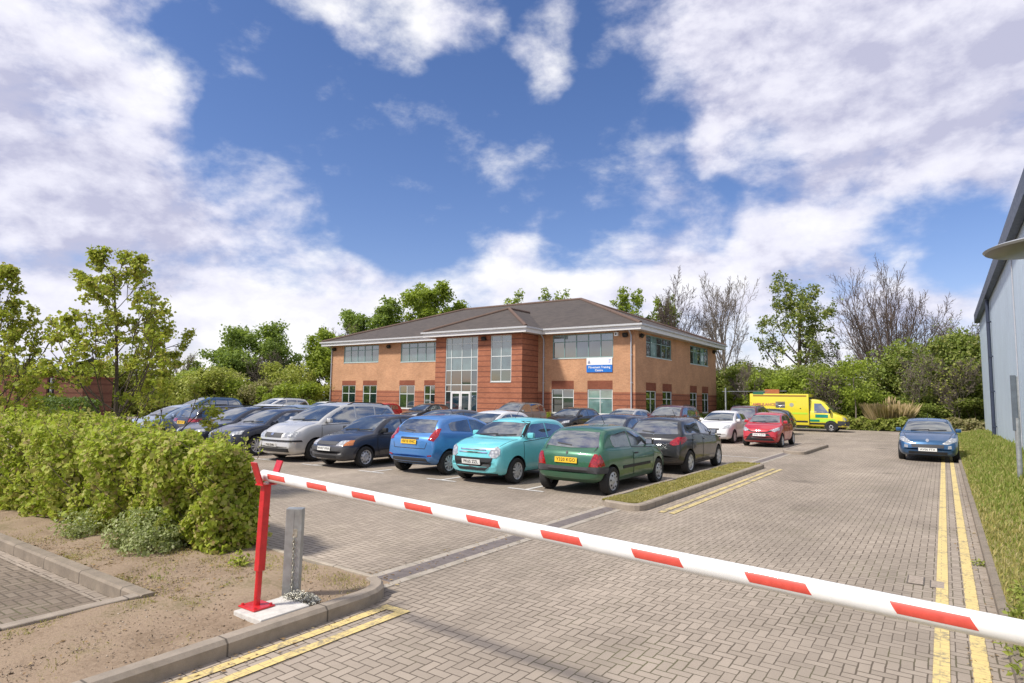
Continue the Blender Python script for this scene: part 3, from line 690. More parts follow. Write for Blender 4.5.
# ------------------------------------------------------------------ warehouse on the right
wh = tag(empty('warehouse', (2.2, 12, 0)), 'tall pale blue metal clad warehouse with dark verge trim, at the right of the road', 'building')
def clad():
    m, k, b = mat('pale_blue_cladding')
    P = k.new('ShaderNodeTexCoord').outputs['Object']; s = k.new('ShaderNodeSeparateXYZ', i_0=P)
    n = k.noise(P, .5, 5, .6); mp = k.new('ShaderNodeMapping'); mp.inputs['Scale'].default_value = (3, 3, .15); k.set(mp.inputs[0], P); st = k.noise(mp.outputs[0], 1.5, 5, .6)
    f = k.m('MULTIPLY', k.rng(n, .3, .7, .93, 1.05), k.rng(st, .3, .7, .93, 1.05))
    sc = k.new('ShaderNodeVectorMath', operation='SCALE'); sc.inputs[0].default_value = (.54, .635, .72); k.set(sc.inputs['Scale'], f)
    k.set(b.inputs['Base Color'], sc.outputs[0]); b.inputs['Roughness'].default_value = .45
    w = k.m('FRACT', k.m('MULTIPLY', s.outputs[1], 4.)); k.set(b.inputs['Normal'], k.bump(k.rng(w, 0, .12, 0, 1), .25, .01)); return m
M_CLAD = clad(); M_NAVY = simple('dark_navy_trim', (.035, .045, .075), .45, var=.1)
yl = 39.9
def topz(y): return 7.84
b = MB()
for k in range(40):
    y0, y1 = k, min(k + .984, yl)
    b.quad((0, y1, -.1), (0, y0, -.1), (0, y0, topz(y0)), (0, y1, topz(y1)))
    b.quad((0, y0, -.1), (.02, y0, -.1), (.02, y0, topz(y0)), (0, y0, topz(y0))) ; b.quad((.02, y1, -.1), (0, y1, -.1), (0, y1, topz(y1)), (.02, y1, topz(y1)))
b.quad((.02, 0, -.1), (.02, yl, -.1), (.02, yl, topz(yl)), (.02, 0, topz(0))); b.quad((0, yl, -.1), (22, yl, -.1), (22, yl, topz(yl)), (0, yl, topz(yl))); b.quad((22, 0, -.1), (0, 0, -.1), (0, 0, topz(0)), (22, 0, topz(0)))
b.build('wall', M_CLAD, wh)
b = MB(); b.add([(-.25, -.2, topz(0)), (-.25, yl + .15, topz(yl)), (22, yl + .15, topz(yl) + 1.5), (22, -.2, topz(0) + 1.5), (-.25, -.2, topz(0) + .14), (-.25, yl + .15, topz(yl) + .14), (22, yl + .15, topz(yl) + 1.64), (22, -.2, topz(0) + 1.64)], [(0, 4, 5, 1), (4, 7, 6, 5), (1, 5, 6, 2), (0, 1, 2, 3), (0, 3, 7, 4)]); b.build('roof', simple('grey_sheet_roof', (.3, .31, .33), .5), wh)
b = MB(); b.add([(-.27, -.2, topz(0) - .42), (-.27, yl + .17, topz(yl) - .42), (-.27, yl + .17, topz(yl) + .16), (-.27, -.2, topz(0) + .16), (-.03, -.2, topz(0) - .42), (-.03, yl + .17, topz(yl) - .42)], [(0, 3, 2, 1), (0, 1, 5, 4)]); b.quad((-.27, yl + .17, topz(yl) - .42), (-.27, yl + .17, topz(yl) + .16), (.05, yl + .17, topz(yl) + .16), (.05, yl + .17, topz(yl) - .42)); b.build('verge_trim', M_NAVY, wh)
def wpipe(y, mt, r): 
    b = MB(); b.tube([(-.13, y, .1), (-.13, y, topz(y) - .45)], r, 8)
    for z in (.8, 2.6, 4.4, 6.2): b.box(-.2, .0, y - .1, y + .1, z, z + .07)
    b.build('downpipe', mt, wh, 60)
wpipe(28.3, M_NAVY, .085); MB().tube([(-.03, 15.8, .1), (-.03, 15.8, topz(15.8) - .45)], .018, 6).build('lightning_conductor', M_PIPE, wh, 60)
# ------------------------------------------------------------------ cars
M_PAINT0 = paint('base', (.3, .3, .3))
M_TYRE = simple('tyre_rubber', (.022, .021, .020), .85, var=.3, bump=.3, bscale=80); M_DARK = simple('black_trim', (.016, .016, .017), .6, var=.2)
M_GREYT = simple('grey_bumper_plastic', (.055, .055, .058), .65, var=.15); M_ALLOY = simple('alloy', (.62, .62, .62), .35, .35, var=.1); M_HUB = simple('silver_hubcap', (.48, .48, .48), .4, .35, var=.1)
M_CHROME = simple('chrome', (.75, .75, .76), .12, 1.)
M_SEAM = simple('door_gap', (.008, .008, .008), .9)
M_PW = simple('white_plate', (.78, .78, .74), .4); M_PY = simple('yellow_plate', (.80, .50, .03), .4); M_PT = simple('plate_black', (.012, .012, .012), .5)
def carglass():
    m, k, b = mat('car_glass')
    P = k.new('ShaderNodeTexCoord').outputs['Object']
    n = k.noise(P, 1.6, 4, .6)
    k.set(b.inputs['Base Color'], k.ramp(n, [(.35, (.016, .02, .019)), (.55, (.05, .06, .055)), (.7, (.14, .155, .135))]))  # paler stops put bright cloud reflections into the glass colour
    b.inputs['Roughness'].default_value = .03; b.inputs['Specular IOR Level'].default_value = 1.; b.inputs['IOR'].default_value = 2.3
    b.inputs['Coat Weight'].default_value = .6; return m
M_CG = carglass()
def lampmat(name, ca, cb, sc=26):
    m, k, b = mat(name); P = k.new('ShaderNodeTexCoord').outputs['Object']
    v = k.new('ShaderNodeTexVoronoi', i_Scale=sc); k.set(v.inputs['Vector'], P)
    k.set(b.inputs['Base Color'], k.mix(k.rng(v.outputs['Distance'], .1, .6), (*ca, 1), (*cb, 1))); b.inputs['Roughness'].default_value = .12
    b.inputs['Coat Weight'].default_value = 1.; b.inputs['Metallic'].default_value = .25; return m
M_HEAD = lampmat('headlight_lens', (.72, .72, .70), (.32, .33, .34), 14); M_TAIL = lampmat('tail_light_red', (.55, .012, .02), (.28, .006, .012)); M_AMB = lampmat('indicator_amber', (.75, .25, .05), (.5, .16, .05)); M_TAILW = lampmat('tail_light_clear', (.7, .45, .42), (.45, .2, .2))
def chaikin(p, it=2):
    p = [np.array(q, float) for q in p]
    for _ in range(it):
        o = [p[0]]
        for a, b in zip(p, p[1:]): o += [.75 * a + .25 * b, .25 * a + .75 * b]
        p = o + [p[-1]]
    return np.array(p)
def bis(poly, step, axis_count=2):
    """tessellate a 2-D polygon on a regular grid"""
    bm = bmesh.new(); bm.faces.new([bm.verts.new((x, y, 0)) for x, y in poly])
    for ax in range(2):
        lo, hi = min(p[ax] for p in poly), max(p[ax] for p in poly); n = max(1, int((hi - lo) / step))
        for i in range(1, n):
            co_ = [0, 0, 0]; co_[ax] = lo + (hi - lo) * i / n; no = [0, 0, 0]; no[ax] = 1
            bmesh.ops.bisect_plane(bm, geom=bm.verts[:] + bm.edges[:] + bm.faces[:], plane_co=co_, plane_no=no, dist=1e-6)
    return bm
class Body:
    def __init__(s, T):
        s.T = T; L, Wd, H = T['L'], T['W'], T['H']; s.L = L
        top = chaikin(T['top'], 2); seg = np.hypot(*np.diff(top, axis=0).T); t = np.concatenate([[0], np.cumsum(seg)])
        n = 74; tt = np.linspace(0, t[-1], n); S = np.interp(tt, t, top[:, 0]); Z = np.interp(tt, t, top[:, 1])
        S = np.maximum.accumulate(S + np.arange(n) * 1e-6)
        s.S, s.Z = S, Z
        bot = T.get('bot') or [(0, .40), (.03, .27), (.18, .185), (1.2, .20), (L - 1., .20), (L - .22, .24), (L - .03, .33), (L, .44)]
        ZB = np.interp(S, *zip(*bot)); ZB = np.minimum(ZB, Z - .03)
        HW = Wd / 2 * np.interp(S, *zip(*(T.get('plan') or [(0, .80), (.10, .89), (.40, .965), (1.0, 1), (L - 1.0, 1), (L - .35, .965), (L - .06, .90), (L, .86)])))
        belt = np.interp(S, *zip(*T['belt'])); wr0 = Wd / 2 * T.get('roofw', .735)
        rows = []
        for sx, zt, zb, hw, be in zip(S, Z, ZB, HW, belt):
            zs = min(be, zt - .035 - .02 * min(1, (zt - zb) / .4)); zs = max(zs, zb + .55 * (zt - zb)); g = min(1., max(0., (zt - zs - .05) / (H - .12 - be if H - .12 - be > .2 else .4)))
            wr = hw * .90 * (1 - g) + min(wr0, hw * .9) * g; h = zs - zb
            pts = [(0, zb), (hw * .7, zb), (hw * .93, zb + min(.04, .1 * h)), (hw * .985, zb + min(.16, .28 * h)), (hw, zb + .52 * h), (hw * .985, zs - .14 * h), (hw * .95, zs), (hw * .93 * (1 - g) + g * (hw * .90), zs + .02 * (1 + g)),
                   (wr, zt - .055 * g - .012), (wr * .86, zt - .010 - .012 * g), (wr * .45, zt + .004 * g), (0, zt + .006 + .006 * g)]
            pr = chaikin(pts, 2); y, z = pr[:, 0], pr[:, 1]
            r = (y / (Wd / 2)) ** 2.2
            x = L / 2 - sx - T.get('bowf', .17) * r * np.clip((1.25 - sx) / 1.25, 0, 1) ** .8 + T.get('bowr', .10) * r * np.clip((sx - L + .9) / .9, 0, 1)
            rows.append(np.stack([x, y, z], 1))
        G = np.array(rows); n, mm = G.shape[:2]
        full = np.concatenate([G, (G * [1, -1, 1])[:, -2:0:-1]], 1); K = full.shape[1]
        vs = full.reshape(-1, 3); fs = [(i * K + k, i * K + (k + 1) % K, (i + 1) * K + (k + 1) % K, (i + 1) * K + k) for i in range(n - 1) for k in range(K)]
        fs += [tuple(range(K - 1, -1, -1)), tuple((n - 1) * K + k for k in range(K))]
        s.vs, s.fs = vs, fs; s.bvh = BVHTree.FromPolygons([Vector(v) for v in vs], fs)
    def hit(s, o, d):
        r = s.bvh.ray_cast(Vector(o), Vector(d))
        if r[0] is None: r = s.bvh.find_nearest(Vector(o) + Vector(d) * (5 - s.L / 2 if abs(d[0]) > .5 else 4.2))
        nn = r[1]
        if nn.dot(Vector(d)) > 0: nn = -nn
        return r[0], nn
    def maxy(s, z, view):
        key = (round(z, 2), view); c = s.__dict__.setdefault('_my', {})
        if key not in c:
            y = 0.
            while y < 1.2:
                o, d = ((5, y, z), (-1, 0, 0)) if view == 'F' else ((-5, y, z), (1, 0, 0)); h = s.bvh.ray_cast(Vector(o), Vector(d))
                if h[0] is None or abs(h[1].x) < .16: break
                y += .015
            c[key] = max(.1, y - .02)
        return c[key]
    def patch(s, poly, view, off=.004, step=.06, mi=0, b=None):
        """polygon seen from a side drawn onto the body. views: L/R (s,z), F/B (y,z), T (s,y)"""
        if view in ('F', 'B'): poly = [(math.copysign(min(abs(y), s.maxy(z, view)), y), z) for y, z in poly]
        b = b or MB(); bm = bis(poly, step)
        be = [e for e in bm.edges if e.is_boundary]; r = bmesh.ops.extrude_edge_only(bm, edges=be)
        skirt = {e for e in r['geom'] if isinstance(e, bmesh.types.BMVert)}
        for v in bm.verts:
            a, c = v.co.x, v.co.y
            if view in ('L', 'R'): o, d = (s.L / 2 - a, 5 if view == 'L' else -5, c), (0, -1 if view == 'L' else 1, 0)
            elif view in ('DL', 'DR'):
                sg = 1 if view == 'DL' else -1; d = (.75, -.66 * sg, 0); o = (-s.L / 2 + .66 * a - 3.75, sg * (s.T['W'] / 2 * .93 + .75 * a + 3.3), c)
            elif view == 'F': o, d = (5, a, c), (-1, 0, 0)
            elif view == 'B': o, d = (-5, a, c), (1, 0, 0)
            else: o, d = (s.L / 2 - a, c, 5), (0, 0, -1)
            p, nn = s.hit(o, d); v.co = p + nn * (off if v not in skirt else -.006)
        bm.normal_update()
        bmesh.ops.recalc_face_normals(bm, faces=bm.faces)
        # outward check
        f = max((f for f in bm.faces), key=lambda q: q.calc_area()); ref = {'L': (0, 1, 0), 'R': (0, -1, 0), 'F': (1, 0, .2), 'B': (-1, 0, .2), 'T': (0, 0, 1), 'DL': (-.7, .7, 0), 'DR': (-.7, -.7, 0)}[view]
        if f.normal.dot(Vector(ref)) < 0: bmesh.ops.reverse_faces(bm, faces=bm.faces)
        return b.bm(bm, mi)
    def line(s, pts, view, w=.012, off=.0045, mi=0, b=None):
        b = b or MB(); P = []
        for (a, c), (e, f) in zip(pts, pts[1:]):
            n = max(1, int(math.hypot(e - a, f - c) / .09)); P += [(a + (e - a) * i / n, c + (f - c) * i / n) for i in range(n)]
        P.append(pts[-1])
        for (a, c), (e, f) in zip(P, P[1:]):
            d = Vector((e - a, f - c)); d = d.normalized() if d.length > 0 else Vector((1, 0)); nn = Vector((-d.y, d.x)) * w / 2
            q = []
            for (x, y) in ((a - nn.x, c - nn.y), (e - nn.x, f - nn.y), (e + nn.x, f + nn.y), (a + nn.x, c + nn.y)):
                if view in 'LR': o, dd = (s.L / 2 - x, 5 if view == 'L' else -5, y), (0, -1 if view == 'L' else 1, 0)
                elif view == 'F': o, dd = (5, x, y), (-1, 0, 0)
                elif view == 'B': o, dd = (-5, x, y), (1, 0, 0)
                else: o, dd = (s.L / 2 - x, y, 5), (0, 0, -1)
                p, n_ = s.hit(o, dd); q.append(p + n_ * off)
            b.add(q, [(0, 1, 2, 3)], mi)
        return b
def rim_mb(r, kind, n=5):
    """wheel trim facing +y"""
    b = MB(); MX = Matrix.Rotation(RAD(-90), 4, 'X')
    b.lathe([(r, -.09), (r, .0), (r * .97, .012), (r * .90, .004), (r * .88, -.05)], 28, 0, MX)
    if kind == 'cap':
        b.lathe([(r * .90, .004), (r * .72, .022), (r * .45, .030), (r * .40, .018), (r * .2, .034), (.002, .036)], 28, 0, MX)
        for k in range(n * 2):
            a = 2 * pi * k / (n * 2); M = Matrix.Rotation(a, 4, 'Y'); b.box(-.016, .016, .015, .029, r * .60, r * .78, 1, M=M)
    elif kind == 'steel':
        b.lathe([(r * .90, .0), (r * .80, -.02), (r * .60, -.005), (r * .5, .014), (r * .36, .016), (r * .30, -.006), (r * .18, .0), (.002, .004)], 28, 0, MX)
        for k in range(10):
            a = 2 * pi * k / 10; b.box(-.012, .012, -.012, .006, r * .66, r * .80, 1, M=Matrix.Rotation(a, 4, 'Y'))
    else:
        b.lathe([(r * .9, -.055), (.002, -.055)], 24, 1, MX)
        b.lathe([(r * .26, -.02), (r * .24, .012), (.002, .016)], 16, 0, MX)
        for k in range(n):
            M = Matrix.Rotation(2 * pi * k / n, 4, 'Y')
            for sgn in ((-1, 1) if kind == 'twin' else (0,)):
                w0, w1, o0, o1 = (.022, .022, sgn * .02, sgn * .045) if kind == 'twin' else (.040, .030, 0, 0)
                v = [(o0 - w0, .004, r * .16), (o0 + w0, .004, r * .16), (o1 + w1, .002, r * .93), (o1 - w1, .002, r * .93)]; v2 = [(x, y - .04, z) for x, y, z in v]
                b.add([M @ Vector(q) for q in v + v2], [(0, 3, 2, 1), (0, 1, 5, 4), (1, 2, 6, 5), (3, 0, 4, 7)], 0)
    return b
def tyre_mb(R, r, w):
    MX = Matrix.Rotation(RAD(-90), 4, 'X')
    return MB().lathe([(r * .94, -w / 2), (r, -w / 2), (R * .93, -w / 2 - .004), (R * .985, -w * .42), (R, -w * .3), (R, w * .3), (R * .985, w * .42), (R * .93, w / 2 + .004), (r * 1.02, w / 2), (r * .96, w / 2 - .012)], 36, 0, MX)

def make_car(T, name, label, cat='car', group=None):
    B = Body(T); L, Wd, H = T['L'], T['W'], T['H']; hw = Wd / 2; wr = T.get('wr', .30); fo, wb = T['fo'], T['wb']
    root = empty(name); tag(root, label, cat, group)
    ax = [L / 2 - fo, L / 2 - fo - wb]
    # body shell with wheel wells cut out
    cut = MB(); aw = wr + T.get('arch', .045)
    for x in ax:
        for sg_ in (1, -1):
            M = Matrix.Translation((x, sg_ * (hw + .15), wr + .012)) @ Matrix.Rotation(RAD(90), 4, 'X'); d = .43
            cut.lathe([(0.001, -d if sg_ < 0 else 0), (aw, -d if sg_ < 0 else 0), (aw, 0 if sg_ < 0 else d), (.001, 0 if sg_ < 0 else d)], 40, 0, M)
    me = bpy.data.meshes.new('tmp'); me.from_pydata([tuple(v) for v in B.vs], [], B.fs); me.update()
    bo = bpy.data.objects.new('tmp', me); COL.objects.link(bo)
    bmc = bmesh.new(); tm = cut.mesh('c'); bmc.from_mesh(tm); bmesh.ops.remove_doubles(bmc, verts=bmc.verts, dist=.002); bmesh.ops.recalc_face_normals(bmc, faces=bmc.faces); bmc.to_mesh(tm); bmc.free()
    cobj = bpy.data.objects.new('cut', tm); COL.objects.link(cobj)
    bm0 = bmesh.new(); bm0.from_mesh(me); bmesh.ops.recalc_face_normals(bm0, faces=bm0.faces); bm0.to_mesh(me); bm0.free()
    md = bo.modifiers.new('b', 'BOOLEAN'); md.object = cobj; md.operation = 'DIFFERENCE'; md.solver = 'EXACT'
    dg = bpy.context.evaluated_depsgraph_get(); me2 = bpy.data.meshes.new_from_object(bo.evaluated_get(dg))
    bb = MB(); vsx = [v.co.copy() for v in me2.vertices]
    bb.v = [tuple(v) for v in vsx]
    for p in me2.polygons:
        ids = tuple(p.vertices); mi = 0
        if all(abs(vsx[i].y) > hw - .29 for i in ids):
            for x in ax:
                if all(math.hypot(vsx[i].x - x, vsx[i].z - wr - .012) < aw + .003 for i in ids): mi = 1
        c_ = p.center
        if c_.z < T.get('trimz', .0) or (c_.z < .215 and abs(p.normal.z) > .7): mi = 1
        bb.f.append(ids); bb.m.append(mi)
    bpy.data.objects.remove(bo); bpy.data.objects.remove(cobj)
    # gaps round doors, bonnet and tailgate
    for v in 'LR':
        for d in T['doors']: B.line(d + [d[0]], v, .014, .0035, 1, bb)
        if T.get('rub'): (z0, z1, s0, s1) = T['rub']; B.patch([(s0, z0), (s1, z0), (s1, z1), (s0, z1)], v, .014, .12, 1, bb)
    for a in T.get('seamsF', []): B.line(a, 'F', .012, .003, 1, bb)
    for a in T.get('seamsB', []): B.line(a, 'B', .014, .003, 1, bb)
    for a in T.get('seamsT', []): B.line(a, 'T', .013, .003, 1, bb)
    if T.get('arial', True): bb.tube([(L / 2 - T['head'] - .25 if not T.get('arear') else -L / 2 + .75, 0, H - .02), (L / 2 - T['head'] - .45 if not T.get('arear') else -L / 2 + .60, 0, H + .18)], .006, 5, 1)
    body = bb.build('body', [M_PAINT0, M_DARK], root, 35)
    def part(nm, m, mats, par=root, sm=35): return m.build(nm, mats, par, sm)
    # doors
    for v in 'LR':
        sgn = 1 if v == 'L' else -1
        for d in T['doors']:
            c = np.mean(d, 0); ins = [(c[0] + (a - c[0]) * (1 - .016 / max(.2, abs(a - c[0]))), c[1] + (z - c[1]) * (1 - .014 / max(.15, abs(z - c[1])))) for a, z in d]
            do = part('door', B.patch(ins, v, .006, .11), [M_PAINT0])
            sx = max(a for a, z in d) - .14; z = T['hz']
            p, nn = B.hit((L / 2 - sx, 5 * sgn, z), (0, -sgn, 0)); h = MB(); h.box(p.x - .085, p.x + .085, p.y - .012 + sgn * .016, p.y + .012 + sgn * .016, z - .016, z + .016, bev=.008); part('door_handle', h, [M_PAINT0 if T.get('hcol', True) else M_DARK], do)
        for g in T['side']:
            part('side_window', B.patch(g, v, .007, .08), [M_CG])
        # mirror
        mx = L / 2 - T['mir'][0]; mz = T['mir'][1]; p, nn = B.hit((mx, 5 * sgn, mz), (0, -sgn, 0)); m = MB()
        m.box(mx - .05, mx + .06, *sorted((p.y + sgn * .03, p.y + sgn * .20)), mz - .055, mz + .075, 0, .035); m.box(mx - .02, mx + .03, *sorted((p.y - sgn * .03, p.y + sgn * .05)), mz - .03, mz + .0, 1)
        m.box(mx - .054, mx - .046, *sorted((p.y + sgn * .05, p.y + sgn * .185)), mz - .04, mz + .06, 2)
        part('wing_mirror', m, [M_DARK if T.get('mirblack') else M_PAINT0, M_DARK, M_CHROME])
        for i, x in enumerate(ax):
            w = tyre_mb(wr, wr * .66, .19).build('wheel', M_TYRE, root, 50); y0 = hw - .105 - T.get('inset', .0); w.location = (x, sgn * y0, wr); w.rotation_euler = (0, .4 * i + .2, 0 if sgn > 0 else pi)
            rm = rim_mb(wr * .68, T.get('rim', 'spoke'), T.get('spokes', 5)).build('rim', [M_HUB if T.get('rim') in ('cap', 'steel') else M_ALLOY, M_DARK], w, 30); rm.location = (0, .082, 0)
    # screens
    def screen(nm, z0, z1, h0, h1, v, brd=.03):
        q = [(-h0, z0), (h0, z0), (h1, z1), (-h1, z1)]; bow = .025
        poly = [(-h0, z0), (-h0 * .5, z0 - bow * .6), (0, z0 - bow), (h0 * .5, z0 - bow * .6), (h0, z0), (h1, z1), (h1 * .5, z1 + .015), (0, z1 + .02), (-h1 * .5, z1 + .015), (-h1, z1)]
        w = part(nm, B.patch(poly, v, .007, .06), [M_CG]); return w
    ws = screen('windscreen', *T['ws'], 'F'); rs = screen('rear_window', *T['rs'], 'B')
    wz = T['ws'][0]; b = MB()
    for y0, y1 in ((-.5, .05), (.02, .55)): B.line([(y0, wz + .0), (y1, wz + .035)], 'F', .022, .018, 0, b)
    part('wiper', b, [M_DARK], ws)
    b = MB(); B.line([(-.02, T['rs'][0] + .02), (.34, T['rs'][0] + .055)], 'B', .022, .016, 0, b); part('wiper', b, [M_DARK], rs)
    for sgn in (1, -1):
        f = lambda poly: [(y * sgn, z) for y, z in poly][::1 if sgn > 0 else -1]
        part('headlight', B.patch(f(T['hl']), 'F', .009, .045), [M_HEAD])
        if T.get('hl2'): part('indicator', B.patch(f(T['hl2']), 'F', .010, .04), [M_AMB])
        if T.get('tld'): part('tail_light', B.patch(T['tld'], 'DL' if sgn > 0 else 'DR', .009, .04), [M_TAIL])
        elif T.get('tlside'): part('tail_light', B.patch(T['tlside'], 'L' if sgn > 0 else 'R', .006, .05, 0, B.patch(f(T['tl']), 'B', .009, .045)), [M_TAIL])
        else: part('tail_light', B.patch(f(T['tl']), 'B', .009, .045), [M_TAIL])
        if T.get('fog'): part('fog_light', B.patch(f(T['fog']), 'F', .008, .05), [M_HEAD])
        if T.get('refl'): part('reflector', B.patch(f(T['refl']), 'B', .008, .05), [M_TAIL])
        if T.get('rail'):
            x0, x1 = T['rail']; b = MB(); P = []
            for sx in np.linspace(x0, x1, 8):
                p, nn = B.hit((L / 2 - sx, sgn * T.get('railw', .58), 5), (0, 0, -1)); P.append((p.x, p.y, p.z + (.045 if x0 < sx < x1 else -.01)))
            b.tube(P, .018, 6); part('roof_rail', b, [M_DARK])
    def sym(poly): return [(y, z) for y, z in poly] + [(-y, z) for y, z in poly[::-1]]
    for nm, poly, v, off, mt in T['extra']: part(nm, B.patch(sym(poly) if poly[0][0] >= 0 and nm not in ('emblem',) else poly, v, off + .003, .045), [mt])
    for nm, poly, off, mt in T.get('extraS', []):
        for v in 'LR': part(nm, B.patch(poly, v, off, .05), [mt])
    # plates
    for v, key in (('F', 'plF'), ('B', 'plB')):
        if not T.get(key): continue
        z, txt = T[key]; sg_ = 1 if v == 'F' else -1
        xs = [B.hit((5 * sg_, y, zz), (-sg_, 0, 0))[0].x * sg_ for y in (-.24, 0, .24) for zz in (z - .05, z + .05)]; x = max(xs) + .012
        pa = B.hit((5 * sg_, 0, z + .06), (-sg_, 0, 0))[0].x * sg_; pb = B.hit((5 * sg_, 0, z - .06), (-sg_, 0, 0))[0].x * sg_; tilt = math.atan2(pb - pa, .12) * .7
        M = Matrix.Translation((x * sg_, 0, z)) @ Matrix.Rotation(RAD(90) * sg_, 4, 'Z') @ Matrix.Rotation(-tilt, 4, 'X')
        b = MB().box(-.26, .26, -.006, .004, -.056, .056, 0, .002, M=M @ Matrix.Translation((0, 0, 0)))
        text_mb(txt, .098, 1, M @ Matrix.Translation((0, -.0075, 0)) @ RXZ, b=b, bold=.0); b.build('number_plate', [M_PW if v == 'F' else M_PY, M_PT], root)
    return root

def mk(L, W_, H, fo, wb, hz0, hz1, cowl, head, peak, re, rgs, rgz, tz, nose=.46, wsl=.55, notch=None, **kw):
    """profile and default panel layout from a handful of dimensions (metres, s measured back from the front bumper)"""
    zh = H - .055
    top = [(0, nose), (.015, nose + .10), (.05, hz0 - .10), (.10, hz0 - .03), (.22, hz0 + .01), (cowl * .62, hz0 + (hz1 - hz0) * .80), (cowl, hz1), (cowl + .10, hz1 + .055), (cowl + (head - cowl) * wsl, hz1 + (zh - hz1) * (wsl + .09)), (head, zh), (head + .35, H - .012), (peak, H), (re - .25, H - .03), (re, H - .07)]
    top += [((re + rgs) / 2 + .03, (H - .07 + rgz) / 2 + .04), (rgs, rgz)] + (notch or []) + [(L - .06, tz), (L - .02, tz - .12), (L - .004, .60), (L, .50)]
    hw = W_ / 2; bf, br_ = kw.pop('beltf', hz1 - .05), kw.pop('beltr', rgz - .03); b1 = kw.pop('bp', head + .78) + .10; c0 = kw.pop('c0', rgs - .40); c1 = kw.pop('c1', re - .12); five = kw.pop('five', True); dl = kw.pop('dlo', .25)
    belt = [(0, bf), (cowl, bf), (rgs, br_), (L, br_)]; bz = lambda s: bf + (br_ - bf) * (s - cowl) / (rgs - cowl)
    apf = kw.pop('apf', 0); sa = cowl + .26 - apf; ta = head + .09 - apf * .6; zt = H - .135; g = []
    fwd = [(sa, bz(sa) + .045), (b1 - .035, bz(b1) + .045), (b1 - .035, zt + .01), (ta, zt - .01), (sa + (ta - sa) * .55, bz(sa) + (zt - bz(sa)) * .66)]
    g.append(fwd)
    rz = lambda s: min(zt + .01, H - .135 - max(0, s - (re - .7)) * .10)
    if kw.pop('three', False):   # extra quarter light
        q = kw.pop('q'); g.append([(b1 + .035, bz(b1) + .045), (q - .03, bz(q) + .045), (q - .03, zt + .005), (b1 + .035, zt + .01)]); g.append([(q + .03, bz(q) + .045), (c0, bz(c0) + .06), ((c0 + c1) / 2 + .06, (bz(c0) + zt) / 2 + .05), (c1, rz(c1) - .01), (q + .03, zt)])
    else:
        kw.pop('q', None); g.append([(b1 + .035, bz(b1) + .045), (c0 - .06, bz(c0) + .05), (c0, bz(c0) + .09), ((c0 + c1) / 2 + .05, (bz(c0) + zt) / 2 + .06), (c1, rz(c1) - .01), (b1 + .035, zt + .01)])
    ds = cowl + .13; door = [(ds, bz(ds) - .02), (ds - .02, .55), (ds + .12, dl), (b1, dl), (b1, bz(b1) + .03)]
    doors = [door]
    if five:
        e = min(c0 + .05, L - .9); x2 = fo + wb; doors.append([(b1 + .012, bz(b1) + .03), (b1 + .012, dl), (x2 - .42, dl), (x2 - .30, .50), (x2 - .12, .66), (min(e, x2 + .12), bz(e) - .02), (min(e, x2 + .12), bz(e) + .01)])
    rw = hw * kw.get('roofw', .735)
    T = dict(L=L, W=W_, H=H, fo=fo, wb=wb, top=top, belt=belt, side=g, doors=doors, head=head, hz=bz(b1) - .10, mir=(cowl + .38, bz(cowl) + .11),
             ws=(hz1 + .045, H - .125, hw * kw.pop('wsw', .80), rw * .92), rs=(rgz + .03, H - .135, hw * .76, rw * .86))
    T.update(kw); return T
GR = lambda y0, y1, z0, z1: [(y1, z0), (y1, z1), (y1 * .0 + 0.001, z1 + .0), (0.001, z0)] if False else [(y1, z0), (y1, z1)]
# hatchback with a steep tail, as the green three-door
T_CLIO = mk(3.77, 1.64, 1.385, .75, 2.47, .72, .93, .98, 1.72, 2.2, 3.20, 3.56, .93, .88, five=False, bp=2.12, c0=3.06, c1=2.98, wr=.285, rim='cap', spokes=4, rub=(.50, .56, 1.3, 2.75), plB=(.70, 'Y320 KGO'), plF=(.42, 'Y320 KGO'),
    hl=[(.44, .58), (.72, .62), (.70, .72), (.46, .70)], tl=[(.50, .585), (.74, .585), (.72, .74), (.66, .84), (.60, .84), (.54, .70)], tlside=[(3.50, .60), (3.70, .60), (3.70, .76), (3.62, .84)], hcol=False, arear=False,
    extraS=[('bumper_side', [(3.40, .455), (3.70, .455), (3.70, .575), (3.40, .575)], .017, M_GREYT)], seamsB=[[(.56, .84), (.60, 1.0)], [(-.56, .84), (-.60, 1.0)]],
    extra=[('bumper', [(.80, .455), (.80, .575)], 'B', .016, M_GREYT), ('grille', [(.40, .60), (.42, .66)], 'F', .006, M_DARK), ('air_intake', [(.50, .28), (.55, .40)], 'F', .006, M_DARK), ('emblem', [(0, .81), (.028, .845), (0, .88), (-.028, .845)], 'B', .010, M_GREYT)], mirblack=True)
